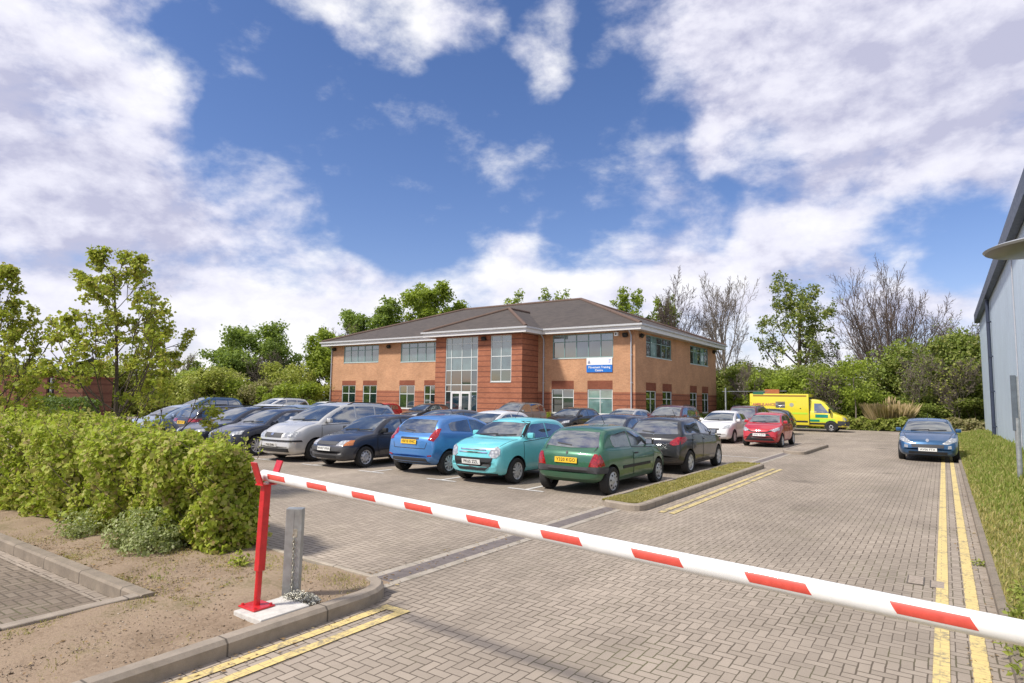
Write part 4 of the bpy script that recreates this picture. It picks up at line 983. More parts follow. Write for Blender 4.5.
# rounded city car, pale turquoise with black roof pillars
T_C1 = mk(3.47, 1.62, 1.46, .72, 2.34, .88, 1.00, .86, 1.50, 2.1, 3.02, 3.36, .98, .92, nose=.50, wsw=.84, apf=.04, extraS=[('pillar_trim', [(.98, 1.03), (1.10, 1.03), (1.62, 1.38), (1.50, 1.385)], .006, M_DARK)], five=True, bp=2.02, c0=2.92, c1=2.82, wr=.29, rim='twin', spokes=5, plF=(.50, 'PK65 ZZL'), plB=(.72, 'PK65 ZZL'),
    hl=[(.44, .66), (.52, .60), (.62, .60), (.68, .68), (.67, .80), (.60, .85), (.48, .80)], tl=[(.58, .70), (.72, .70), (.72, .86), (.60, .86)], seamsT=[[(.14, .62), (.84, .70)], [(.14, -.62), (.84, -.70)]],
    extra=[('grille', [(.36, .32), (.50, .42), (.54, .60)], 'F', .010, M_DARK), ('chevron_bar', [(.40, .70), (.40, .725)], 'F', .014, M_CHROME), ('chevron_bar', [(.36, .76), (.36, .785)], 'F', .014, M_CHROME), ('bumper_lip', [(.60, .22), (.62, .255)], 'F', .012, M_DARK)],
    fog=[(.60, .40), (.70, .42), (.70, .52), (.60, .52)])
T_C1['fog'] = None
# blue hatch with rising waistline and big tail lights
T_FIESTA = mk(3.95, 1.72, 1.48, .83, 2.49, .78, .98, 1.02, 1.95, 2.4, 3.40, 3.74, 1.02, .96, five=False, bp=2.28, c0=3.22, c1=3.10, beltr=1.06, wr=.30, rim='twin', spokes=5, plB=(.82, 'HV10 VHC'), plF=(.42, 'HV10 VHC'), roofw=.72,
    hl=[(.46, .66), (.74, .72), (.72, .86), (.56, .80)], tl=None, tld=[(-.11, .88), (.03, .84), (.15, .97), (.22, 1.15), (.12, 1.15), (-.03, 1.0)],
    seamsB=[[(.52, .66), (-.52, .66)], [(.52, .66), (.60, .90)], [(-.52, .66), (-.60, .90)]],
    extra=[('bumper_insert', [(.62, .30), (.55, .43)], 'B', .010, M_GREYT), ('grille', [(.40, .30), (.44, .46)], 'F', .008, M_DARK), ('grille_bar', [(.34, .62), (.36, .69)], 'F', .008, M_DARK), ('plate_recess', [(.30, .885), (.30, .925)], 'B', .009, M_DARK)], refl=[(.60, .46), (.72, .48), (.72, .515), (.60, .50)])
# older dark saloon-nosed hatch with grey plastic bumpers
T_IKON = mk(3.83, 1.63, 1.41, .78, 2.45, .72, .92, 1.06, 1.80, 2.3, 3.25, 3.62, .95, .88, five=True, bp=2.12, c0=3.12, c1=3.02, wr=.285, rim='steel', plF=(.52, 'WV07 MHA'), plB=(.72, 'WV07 MHA'), mirblack=True, hcol=False,
    hl=[(.40, .60), (.60, .60), (.64, .74), (.44, .73)], hl2=[(.605, .60), (.74, .62), (.72, .74), (.65, .74)], tl=[(.58, .64), (.72, .64), (.70, .86), (.62, .86)],
    extra=[('grille', [(.36, .62), (.40, .70)], 'F', .009, M_GREYT), ('bumper', [(.795, .27), (.80, .56)], 'F', .012, M_GREYT), ('air_intake', [(.42, .29), (.44, .42)], 'F', .016, M_DARK), ('bumper', [(.80, .30), (.80, .56)], 'B', .012, M_GREYT)], fog=[(.50, .32), (.60, .33), (.60, .41), (.50, .40)])
# one-box people carrier
T_MPV = mk(4.63, 1.81, 1.72, .94, 2.84, .86, 1.12, 1.00, 2.05, 2.8, 4.12, 4.48, 1.08, 1.00, wsl=.5, five=True, three=True, q=3.35, bp=2.42, c0=4.20, c1=4.00, wr=.325, rim='spoke', spokes=5, rail=(2.3, 3.95), railw=.60, plF=(.52, 'T63 SHN'), plB=(.80, 'T63 SHN'),
    hl=[(.46, .70), (.80, .72), (.80, .88), (.50, .84)], tl=[(.62, .80), (.78, .80), (.78, 1.1), (.66, 1.1)], seamsT=[[(.2, .66), (1.0, .72)], [(.2, -.66), (1.0, -.72)]],
    extra=[('grille', [(.38, .70), (.40, .83)], 'F', .010, M_GREYT), ('bumper_strip', [(.86, .585), (.86, .635)], 'F', .016, M_DARK), ('emblem', [(-.05, .76), (.05, .76), (.06, .79), (.05, .82), (-.05, .82), (-.06, .79)], 'F', .02, M_CHROME), ('air_intake', [(.70, .30), (.70, .40)], 'F', .012, M_DARK)])
T_MPV['plF'] = (.49, 'T63 SHN')
# dark five door hatch
T_CORSA = mk(4.0, 1.74, 1.49, .83, 2.51, .80, .99, 1.00, 1.90, 2.4, 3.42, 3.80, 1.02, .96, five=True, bp=2.22, c0=3.42, c1=3.28, wr=.31, rim='spoke', spokes=7, plB=(.52, 'VE08 KLU'), plF=(.42, 'VE08 KLU'), beltr=1.05,
    hl=[(.46, .66), (.76, .70), (.74, .84), (.52, .78)], tl=[(.50, .80), (.60, .76), (.78, .80), (.78, .98), (.68, .98), (.52, .86)], tlside=[(3.50, .92), (3.80, .80), (3.86, .96), (3.62, 1.0)],
    seamsB=[[(.54, .64), (-.54, .64)]], extra=[('grille', [(.42, .30), (.46, .46)], 'F', .008, M_DARK), ('emblem', [(.055 * cos(a * pi / 6), .86 + .055 * sin(a * pi / 6)) for a in range(12)], 'B', .014, M_CHROME), ('bumper_insert', [(.60, .28), (.56, .36)], 'B', .01, M_DARK)])
# small red car with a black cross on its nose
T_AYGO = mk(3.46, 1.62, 1.46, .72, 2.34, .80, .99, .88, 1.55, 2.1, 3.02, 3.36, .98, .92, five=True, bp=2.02, c0=2.92, c1=2.82, wr=.285, rim='spoke', spokes=5, plF=(.53, 'GF65 KZW'), plB=(.70, 'GF65 KZW'),
    hl=[(.40, .72), (.60, .66), (.74, .74), (.73, .86), (.58, .80)], tl=[(.62, .64), (.74, .64), (.74, .94), (.66, .94)],
    extra=[('grille', [(.60, .29), (.50, .42), (.36, .585)], 'F', .009, M_DARK), ('nose_trim', [(.002, .60), (.30, .625), (.50, .69), (.46, .73), (.28, .665), (.002, .645)], 'F', .009, M_DARK), ('emblem', [(-.05, .68), (.05, .68), (.05, .72), (-.05, .72)], 'F', .016, M_CHROME)])
# long dark estate
T_ESTATE = mk(4.80, 1.84, 1.49, .95, 2.75, .76, .96, 1.25, 2.15, 2.7, 4.40, 4.68, 1.02, .97, five=True, three=True, q=3.62, bp=2.68, c0=4.42, c1=4.25, wr=.325, rim='spoke', spokes=10, rail=(2.4, 4.25), railw=.60, plB=(.84, 'BK59 OVS'), plF=(.42, 'BK59 OVS'),
    hl=[(.50, .62), (.82, .66), (.80, .76), (.54, .73)], tl=[(.40, .86), (.78, .86), (.80, .98), (.40, .98)], tlside=[(4.42, .90), (4.70, .86), (4.72, .98), (4.44, .99)],
    extra=[('grille', [(.30, .40), (.36, .70)], 'F', .008, M_DARK), ('window_trim', [(.0, 0), (0, 0)], 'F', .0, M_DARK)][:1])
# tall SUV
T_SUV = mk(4.50, 1.86, 1.70, .85, 2.68, .94, 1.12, 1.18, 1.98, 2.6, 4.05, 4.40, 1.14, 1.08, nose=.55, five=True, three=True, q=3.50, bp=2.55, c0=4.18, c1=3.98, wr=.36, rim='spoke', spokes=5, rail=(2.2, 3.95), railw=.60, trimz=.36, plF=(.56, 'KN58 RDX'), plB=(.9, 'KN58 RDX'),
    bot=[(0, .46), (.03, .36), (.18, .27), (1.2, .27), (3.5, .27), (4.28, .32), (4.47, .40), (4.5, .52)],
    hl=[(.50, .78), (.82, .80), (.82, .93), (.54, .92)], tl=[(.66, .84), (.80, .84), (.80, 1.10), (.70, 1.10)],
    extra=[('grille', [(.40, .72), (.44, .90)], 'F', .010, M_DARK), ('air_intake', [(.60, .40), (.60, .52)], 'F', .01, M_DARK)])
# low blue coupe by the verge
T_COUPE = mk(4.35, 1.76, 1.42, .92, 2.61, .74, .95, 1.22, 2.02, 2.5, 3.15, 3.72, 1.02, .98, five=False, bp=2.62, c0=3.24, c1=3.06, notch=[(4.0, 1.03)], wr=.315, rim='spoke', spokes=5, plF=(.42, 'AV06 FTX'), plB=(.8, 'AV06 FTX'),
    hl=[(.40, .62), (.56, .60), (.80, .70), (.82, .80), (.66, .80)], tl=[(.62, .82), (.80, .82), (.80, .92), (.66, .92)],
    extra=[('grille', [(.44, .48), (.46, .585)], 'F', .012, M_GREYT), ('air_intake', [(.54, .27), (.54, .35)], 'F', .012, M_DARK), ('emblem', [(-.05, .70), (-.03, .675), (.0, .66), (.03, .675), (.05, .70), (.03, .755), (-.03, .755)], 'F', .012, M_CHROME)], fog=[(.56, .46), (.66, .47), (.66, .56), (.56, .55)],
    seamsT=[[(.2, .58), (1.2, .74)], [(.2, -.58), (1.2, -.74)]])
# mid size hatch for the dark and silver cars further back
T_FAMILY = mk(4.30, 1.78, 1.47, .88, 2.60, .76, .97, 1.12, 1.98, 2.5, 3.62, 4.08, 1.03, .98, five=True, bp=2.42, c0=3.70, c1=3.50, wr=.315, rim='twin', spokes=5, plF=(.44, 'LM57 EHB'), plB=(.78, 'LM57 EHB'),
    hl=[(.48, .64), (.80, .68), (.78, .80), (.54, .76)], tl=[(.58, .80), (.76, .80), (.76, .96), (.62, .96)],
    extra=[('grille', [(.40, .54), (.44, .70)], 'F', .008, M_DARK), ('air_intake', [(.60, .28), (.60, .40)], 'F', .01, M_DARK)], seamsT=[[(.2, .6), (1.1, .72)], [(.2, -.6), (1.1, -.72)]])

C = dict(green=paint('dark_green', (.032, .135, .07), .35), turq=paint('turquoise', (.16, .60, .64), .0), blue=paint('mid_blue', (.075, .24, .56), .4), ink=paint('ink_blue', (.028, .03, .042), .4), silver=paint('silver', (.62, .61, .58), .45), navy=paint('navy', (.020, .024, .042), .35),
         black=paint('black', (.012, .012, .013), .2), white=paint('white', (.74, .73, .71)), red=paint('red', (.50, .012, .022), .15), maroon=paint('maroon', (.10, .02, .025), .3), grey=paint('graphite', (.10, .095, .095), .5), pblue=paint('deep_blue', (.014, .085, .20), .4), pewter=paint('pewter', (.26, .25, .24), .55), skyblue=paint('pale_blue', (.30, .38, .50), .5))
PROTO = {}
def place(key, T, paintkey, x, y, facing, label, name='parked_car', group=None, cat='car'):
    """first use of a body builds it, later uses copy the thing and all of its parts"""
    if key not in PROTO:
        PROTO[key] = make_car(T, name, label, cat, group)
    src = PROTO[key]
    o = copy_tree(src, None, C[paintkey]); o.name = name; tag(o, label, cat)
    if group: o['group'] = group
    o.location = (x, y, 0); o.rotation_euler = (0, 0, {'N': pi / 2, 'S': -pi / 2, 'W': pi, 'E': 0}[facing] if isinstance(facing, str) else facing)
    return o
ROWS = 'cars parked in the bays before the office'
def P_(k, T, c, x, y, f, lab): place(k, T, c, x, y, f, lab, group=ROWS)
P_('clio', T_CLIO, 'green', -6.42, 13.10, 'N', 'dark green three-door hatchback with yellow rear plate next to the grassed island')
P_('c1', T_C1, 'turq', -8.86, 12.90, 'S', 'turquoise small car facing the barrier between the green and blue hatchbacks')
P_('fiesta', T_FIESTA, 'blue', -11.12, 13.44, 'N', 'mid blue hatchback seen from behind with large red tail lights')
P_('ikon', T_IKON, 'ink', -13.80, 12.92, 'S', 'dark ink blue older car with grey bumper and amber indicators')
P_('mpv', T_MPV, 'silver', -16.22, 13.32, 'S', 'silver people carrier with roof rails facing the barrier')
P_('family', T_FAMILY, 'navy', -18.92, 13.05, 'S', 'dark navy hatchback parked beside the silver people carrier')
P_('estate', T_ESTATE, 'navy', -21.35, 13.5, 'S', 'navy estate with roof rails facing the hedge, left of the navy hatchback')
P_('estate', T_ESTATE, 'ink', -24.05, 14.8, 'N', 'dark estate showing wide red tail lights above the hedge')
P_('family', T_FAMILY, 'skyblue', -26.55, 13.6, 'S', 'pale blue car with its bonnet just visible between hedge tree and dark estate')
P_('corsa', T_CORSA, 'black', -6.45, 17.80, 'N', 'black five-door hatchback seen from behind along the island')
P_('family', T_FAMILY, 'navy', -8.75, 18.3, 'S', 'navy car facing the camera directly behind the green hatchback')
P_('fiesta', T_FIESTA, 'white', -13.6, 18.2, 'S', 'white hatchback whose roof shows between the blue and turquoise cars')
P_('family', T_FAMILY, 'grey', -16.0, 18.4, 'S', 'graphite hatchback whose roof shows behind the mid blue hatchback')
P_('family', T_FAMILY, 'skyblue', -25.6, 18.4, 'S', 'pale blue roofed car behind the navy estate with rails')
P_('family', T_FAMILY, 'white', -28.0, 18.4, 'S', 'white roofed car behind the dark estate with red tail lights')
P_('aygo', T_AYGO, 'red', -6.52, 29.65, 'S', 'bright red small car with black nose trim facing the camera')
P_('fiesta', T_FIESTA, 'white', -8.83, 30.75, 'S', 'white three-door hatchback beside the bright red small car')
P_('suv', T_SUV, 'maroon', -11.35, 30.6, 'S', 'dark maroon four by four with roof rails near the east corner of the office')
P_('family', T_FAMILY, 'silver', -14.0, 30.9, 'S', 'silver car by the office beyond the navy car')
P_('family', T_FAMILY, 'black', -17.1, 30.6, 'S', 'black car below the white and blue name board')
P_('suv', T_SUV, 'pewter', -21.3, 31.2, 'S', 'pewter grey four by four outside the red entrance block')
P_('corsa', T_CORSA, 'black', -28.9, 31.4, 'S', 'black hatchback standing left of the glazed entrance')
P_('aygo', T_AYGO, 'red', -33.6, 31.6, 'S', 'red car mostly hidden in front of the west ground floor windows')
P_('family', T_FAMILY, 'silver', -36.2, 31.3, 'S', 'silver car at the west end of the office, nearest its corner')
P_('family', T_FAMILY, 'white', -39.6, 31.3, 'S', 'white car beyond the west end of the office')
P_('mpv', T_MPV, 'maroon', -8.55, 35.2, 'N', 'maroon people carrier behind the white three-door hatchback')
P_('family', T_FAMILY, 'grey', -9.7, 37.9, 'W', 'graphite car side on, its red tail light showing behind the bright red car')
P_('estate', T_ESTATE, 'navy', -9.75, 40.4, 'W', 'navy estate side on, closest to the ambulance')
place('coupe', T_COUPE, 'pblue', -.50, 27.35, 'S', 'deep blue coupe parked on the yellow lines by the verge')
P_('mpv', T_MPV, 'pblue', -38.2, 21.2, 'S', 'blue people carrier far left under the shrubs beyond the hedge')
P_('mpv', T_MPV, 'white', -36.6, 25.2, 'S', 'white van-like car far left next to the blue people carrier')
for o in PROTO.values():
    for ch in list(o.children):
        for g in list(ch.children): bpy.data.objects.remove(g)
        bpy.data.objects.remove(ch)
    bpy.data.objects.remove(o)

# ------------------------------------------------------------------ ambulance, side on
def ambulance():
    r = tag(empty('ambulance', (-5.15, 46.4, 0), 0), 'yellow box ambulance with green and black markings parked across the end of the road', 'ambulance')
    YEL = paint('ambulance_yellow', (.78, .66, .02), 0, .4); GRN = simple('ambulance_green', (.0, .22, .14), .4); LIM = simple('lime_marking', (.45, .72, .05), .4); PNK = simple('faded_red_lettering', (.55, .16, .12), .5)
    # cab profile, nose at x = 0, box behind it to x = -6.3 ; side towards the camera is y < 0
    Tc = dict(L=2.6, W=1.95, H=2.28, top=[(0, .60), (.02, .82), (.10, 1.02), (.35, 1.16), (.72, 1.27), (.80, 1.34), (1.30, 1.92), (1.45, 2.05), (1.7, 2.2), (2.1, 2.27), (2.5, 2.28), (2.598, 2.26), (2.6, 1.4)], bot=[(0, .5), (.04, .36), (.2, .3), (2.6, .34)], plan=[(0, .84), (.15, .92), (.5, .98), (1, 1), (2.6, 1)], belt=[(0, 1.18), (2.6, 1.25)], roofw=.80, bowf=.2, bowr=0)
    B = Body(Tc); b = MB(); b.add([v + np.array([-1.3, 0, 0]) for v in B.vs], B.fs)
    def tr(m): m.v = [(x - 1.3, y, z) for x, y, z in m.v]; return m
    cab = b.build('cab', [YEL, M_DARK], r, 35)
    for v in 'LR':
        tr(B.patch([(1.12, 1.30), (2.05, 1.30), (2.05, 1.96), (1.62, 1.96)], v, .008, .1)).build('side_window', M_CG, r, 35)
        tr(B.patch([(1.18, .98), (1.98, .98), (1.98, 1.20), (1.18, 1.20)], v, .012, .12)).build('green_panel', GRN, r, 35)
        tr(B.patch([(.55, .50), (2.35, .50), (2.35, .62), (.55, .62)], v, .012, .12)).build('rubbing_strip', M_DARK, r, 35)
        tr(B.patch([(.75, .68), (2.3, .68), (2.3, .92), (.75, .92)], v, .010, .12)).build('lime_panel', LIM, r, 35)
        tr(B.patch([(.02, .36), (.62, .36), (.60, .78), (.02, .78)], v, .014, .12)).build('bumper', M_GREYT, r, 35)
        mm = MB().box(-1.12, -1.0, *( (.95, 1.2) if v == 'L' else (-1.2, -.95)), 1.28, 1.62, 0, .04); mm.build('wing_mirror', M_DARK, r, 35)
    tr(B.patch([(-.80, 1.36), (.80, 1.36), (.72, 1.95), (-.72, 1.95)], 'F', .008, .12)).build('windscreen', M_CG, r, 35)
    tr(B.patch([(-.9, .34), (.9, .34), (.9, .74), (-.9, .74)], 'F', .014, .12)).build('bumper', M_GREYT, r, 35)
    for s in (1, -1): tr(B.patch([(s * .50, .80), (s * .88, .82), (s * .86, 1.04), (s * .56, 1.0)][::s], 'F', .01, .08)).build('headlight', M_HEAD, r, 35)
    bx = MB().box(-6.35, -2.36, -1.06, 1.06, .42, 2.62, 0, .06); bx.build('box_body', YEL, r, 40)
    MB().box(-2.40, -2.33, -1.0, 1.0, .5, 2.4).build('gaiter', M_DARK, r)
    MB().box(-6.30, -2.45, -1.0, 1.0, .28, .45).build('chassis', M_DARK, r)
    for sy in (-1, 1):
        y0, y1 = sorted((sy * 1.062, sy * 1.07)); Y2 = sorted((sy * 1.072, sy * 1.078))
        MB().box(-4.55, -3.92, y0, y1, 1.62, 2.06).build('side_window', M_CG, r)
        MB().box(-6.25, -2.45, y0, y1, 1.18, 1.30).build('lime_panel', LIM, r); MB().box(-6.25, -2.45, y0, y1, .62, .74).build('rubbing_strip', M_DARK, r)
        q = MB(); MT = (Matrix.Translation((-5.35, sy * 1.072, 1.83)) @ (RXZ if sy < 0 else Matrix.Rotation(pi, 4, 'Z') @ RXZ)); text_mb('AMBULANCE', .27, 0, MT, b=q, bold=.008); q.build('red_panel', PNK, r)
        q = MB(); q.box(-6.1, -2.5, y0, y1, 2.42, 2.52); q.build('roof_edge_marking', simple('dark_orange_marking', (.35, .17, .03), .5), r)
        q = MB(); q.add([(-3.48 + .14 * cos(a * pi / 6), sy * 1.07, 1.84 + .14 * sin(a * pi / 6)) for a in range(12)], [tuple(range(12))[::sy * -1]]); q.build('crest', simple('crest_grey', (.40, .40, .33), .5), r)
        MB().box(-2.95, -2.86, y0, y1, 1.56, 1.62).build('door_lock', M_DARK, r)
        MB().box(-2.32, -1.72, *sorted((sy * .985, sy * .99)), .70, .84).build('green_panel', GRN, r)
        for x in (-1.0, -4.9):
            w = tyre_mb(.36, .22, .22).build('wheel', M_TYRE, r, 50); w.location = (x, sy * .90, .36); w.rotation_euler = (0, .3, 0 if sy > 0 else pi)
            rm = rim_mb(.235, 'steel').build('rim', [M_HUB, M_DARK], w, 30); rm.location = (0, .095, 0)
            a = MB(); M = Matrix.Translation((x, sy * 1.0, .37)) @ Matrix.Rotation(RAD(90), 4, 'X')
            a.add([M @ Vector((.43 * cos(t), .43 * sin(t), 0 if sy < 0 else 0)) for t in np.linspace(-.35, pi + .35, 18)], [tuple(range(18))[::1 if sy < 0 else -1]]); a.build('wheel_arch', M_DARK, r)
    r.scale = (.95, .95, .95)
    q = MB(); q.box(-6.0, -5.4, -.8, .8, 2.62, 2.70, bev=.03); q.build('light_bar', simple('blue_beacon', (.03, .12, .5), .15), r); 
ambulance()
# ------------------------------------------------------------------ vegetation
M_BARK = simple('bark', (.10, .075, .055), .9, var=.3, vscale=12, bump=.5, bscale=40); M_BARKP = simple('pale_bark', (.20, .165, .13), .9, var=.3, vscale=8, bump=.4, bscale=40)
M_TWIG = simple('bare_twig', (.135, .10, .08), .9, var=.25, vscale=2)
L_HEDGE = leafmat('hedge_leaf', [(.22, .28, .03), (.34, .41, .045), (.44, .49, .07), (.27, .34, .035), (.52, .53, .12), (.46, .42, .14), (.32, .22, .10)], .5)
L_COVER = leafmat('variegated_leaf', [(.26, .31, .10), (.38, .41, .20), (.18, .23, .06), (.48, .48, .28)], .35)
L_MAPLE = leafmat('maple_leaf', [(.22, .27, .035), (.32, .37, .05), (.42, .43, .06), (.26, .30, .045), (.48, .45, .08), (.26, .18, .07)], .5)
L_DARK = leafmat('dark_tree_leaf', [(.13, .19, .04), (.19, .26, .055), (.26, .34, .075), (.15, .21, .05)], .45)
L_LIME = leafmat('spring_tree_leaf', [(.18, .24, .03), (.26, .33, .04), (.34, .40, .06), (.14, .20, .03)], .45)
L_SHRUB = leafmat('shrub_leaf', [(.13, .18, .035), (.20, .25, .05), (.27, .32, .07), (.15, .19, .045), (.31, .30, .11)], .4)
L_PALE = leafmat('pale_shrub_leaf', [(.30, .33, .06), (.40, .42, .09), (.22, .26, .05), (.46, .43, .15)], .45)
L_PINK = leafmat('bronze_spring_leaf', [(.22, .21, .09), (.30, .25, .13), (.17, .18, .06)], .35)
L_IVY = leafmat('ivy_leaf', [(.09, .13, .025), (.15, .19, .04), (.22, .25, .055), (.27, .27, .08)], .35)
L_TRIM = leafmat('clipped_hedge_leaf', [(.05, .09, .018), (.08, .13, .025), (.11, .16, .03)], .3)
L_YEL = leafmat('yellow_green_leaf', [(.20, .24, .04), (.30, .33, .07), (.14, .18, .03), (.36, .34, .10)], .35)
M_STRAW = leafmat('pampas_straw', [(.40, .30, .16), (.50, .38, .22), (.30, .22, .11), (.22, .20, .07)], .3, .8)
M_GRASS = leafmat('grass_blade', [(.15, .20, .035), (.22, .27, .05), (.30, .31, .08), (.38, .33, .13), (.18, .23, .04)], .4)
M_DRY = leafmat('dry_grass_blade', [(.32, .28, .08), (.42, .34, .13), (.24, .24, .06), (.45, .36, .19)], .35)

def grow(rng, base, direction, length, radius, depth, spec):
    """recursive limbs -> list of (points, radii), list of tip points"""
    out, tips = [], []
    def rec(p, d, L, r, lv):
        n = spec['seg'][lv]; pts = [p]; rad = [r]; d = d / np.linalg.norm(d); r1 = r * spec['taper'][lv]
        for i in range(n):
            d = d + rng.normal(size=3) * spec['wig'][lv] + np.array([0, 0, spec['up'][lv]]); d = d / np.linalg.norm(d)
            pts.append(pts[-1] + d * L / n); rad.append(r + (r1 - r) * (i + 1) / n)
        out.append((pts, rad, lv))
        if lv >= depth: tips.extend(pts[1:]); return
        if lv >= depth - 1: tips.append(pts[-1])
        nc = spec['n'][lv]; nc = nc if isinstance(nc, int) else int(rng.integers(nc[0], nc[1] + 1)); az = rng.uniform(0, 6.28)
        for c in range(nc):
            f = spec['from'][lv] + (1 - spec['from'][lv]) * (c + rng.uniform(.2, .8)) / nc; fi = f * n; i = min(n - 1, int(fi)); t = fi - i
            q = pts[i] * (1 - t) + pts[i + 1] * t; dd = pts[i + 1] - pts[i]; dd = dd / np.linalg.norm(dd)
            az += 2.4 + rng.normal() * .4; o = np.cross(dd, [0.3, .2, 1]) if abs(dd[2]) < .95 else np.cross(dd, [1, .2, 0]); o = o / np.linalg.norm(o); o2 = np.cross(dd, o)
            s = o * cos(az) + o2 * sin(az); an = spec['ang'][lv] + rng.normal() * .12
            ll = L * spec['len'][lv] * rng.uniform(.75, 1.2) * (spec.get('c0', 1.15) - spec.get('c1', .55) * f)
            rr = (rad[i] * (1 - t) + rad[i + 1] * t) * spec['rr'][lv]
            rec(q, dd * cos(an) + s * sin(an), ll, rr, lv + 1)
    rec(np.array(base, float), np.array(direction, float), length, radius, 0)
    return out, np.array(tips)
def fit(limbs, tips, h, w):
    """scale a grown tree to height h and crown width w"""
    allp = np.concatenate([np.array(p) for p, r, l in limbs]); H0 = allp[:, 2].max(); W0 = np.percentile(np.hypot(allp[:, 0], allp[:, 1]), 97) * 2
    k = np.array([w / W0, w / W0, h / H0]); return [([p * k for p in P], r, l) for P, r, l in limbs], tips * k
def wood(name, limbs, m, parent, sides=(8, 6, 5, 4, 3, 3), minr=.0):
    b = MB()
    for pts, rad, lv in limbs: b.tube(pts, np.maximum(rad, minr), sides[min(lv, len(sides) - 1)], cap=False)
    return b.build(name, m, parent, 180)
def clumped(rng, centers, radii, n, flat=.8):
    idx = rng.integers(0, len(centers), n); v = unit(rng.normal(size=(n, 3))); r = rng.random(n) ** .45
    return centers[idx] + v * (radii[idx] * r)[:, None] * np.array([1, 1, flat]), v
def crown_obj(name, P, v, size, m, parent, rng, wid=.7, outw=.5):
    return link(name, quads_mesh(name, leaves(P, size, rng, wid, out=v, outw=outw), 4, [(0, 1, 2), (0, 2, 3)]), parent, m)

def young_tree(x, y, z0, h, seed, lab, spread=1.0, nl=5200, lean=(0, 0), leaf=.075):
    rng = np.random.default_rng(seed); r = tag(empty('young_maple_tree', (x, y, z0)), lab, 'tree')
    spec = dict(seg=[9, 6, 4, 3], taper=[.25, .35, .4, .5], wig=[.05, .10, .16, .2], up=[.03, .055, .04, .0], n=[24, 6, 3], ang=[1.08, .75, .7], len=[.52, .42, .5], rr=[.40, .5, .55], c0=1.55, c1=1.3, **{'from': [.10, .25, .3]})
    limbs, tips = fit(*grow(rng, (0, 0, 0), (lean[0], lean[1], 1), h, .055 * h / 4.5, 3, spec), h, spread)
    wood('trunk', limbs, M_BARK, r, minr=.006)
    t = tips[tips[:, 2] > h * .10]; t = t[rng.random(len(t)) < np.where(t[:, 2] < h * .5, .85, .5)]
    P, v = clumped(rng, t, np.full(len(t), .12) * rng.uniform(.6, 1.5, len(t)), nl, .75)
    crown_obj('crown', P, v, leaf, L_MAPLE, r, rng, .85, .35)
    return r
young_tree(-13.0, 5.45, 0., 4.65, 24, 'young maple with sparse lime green leaves rising just behind the big hedge', 2.9, 12000, leaf=.062)
young_tree(-15.25, 4.1, 0., 4.4, 35, 'young maple cut off by the left edge of the photo', 2.1, 8000, leaf=.062)

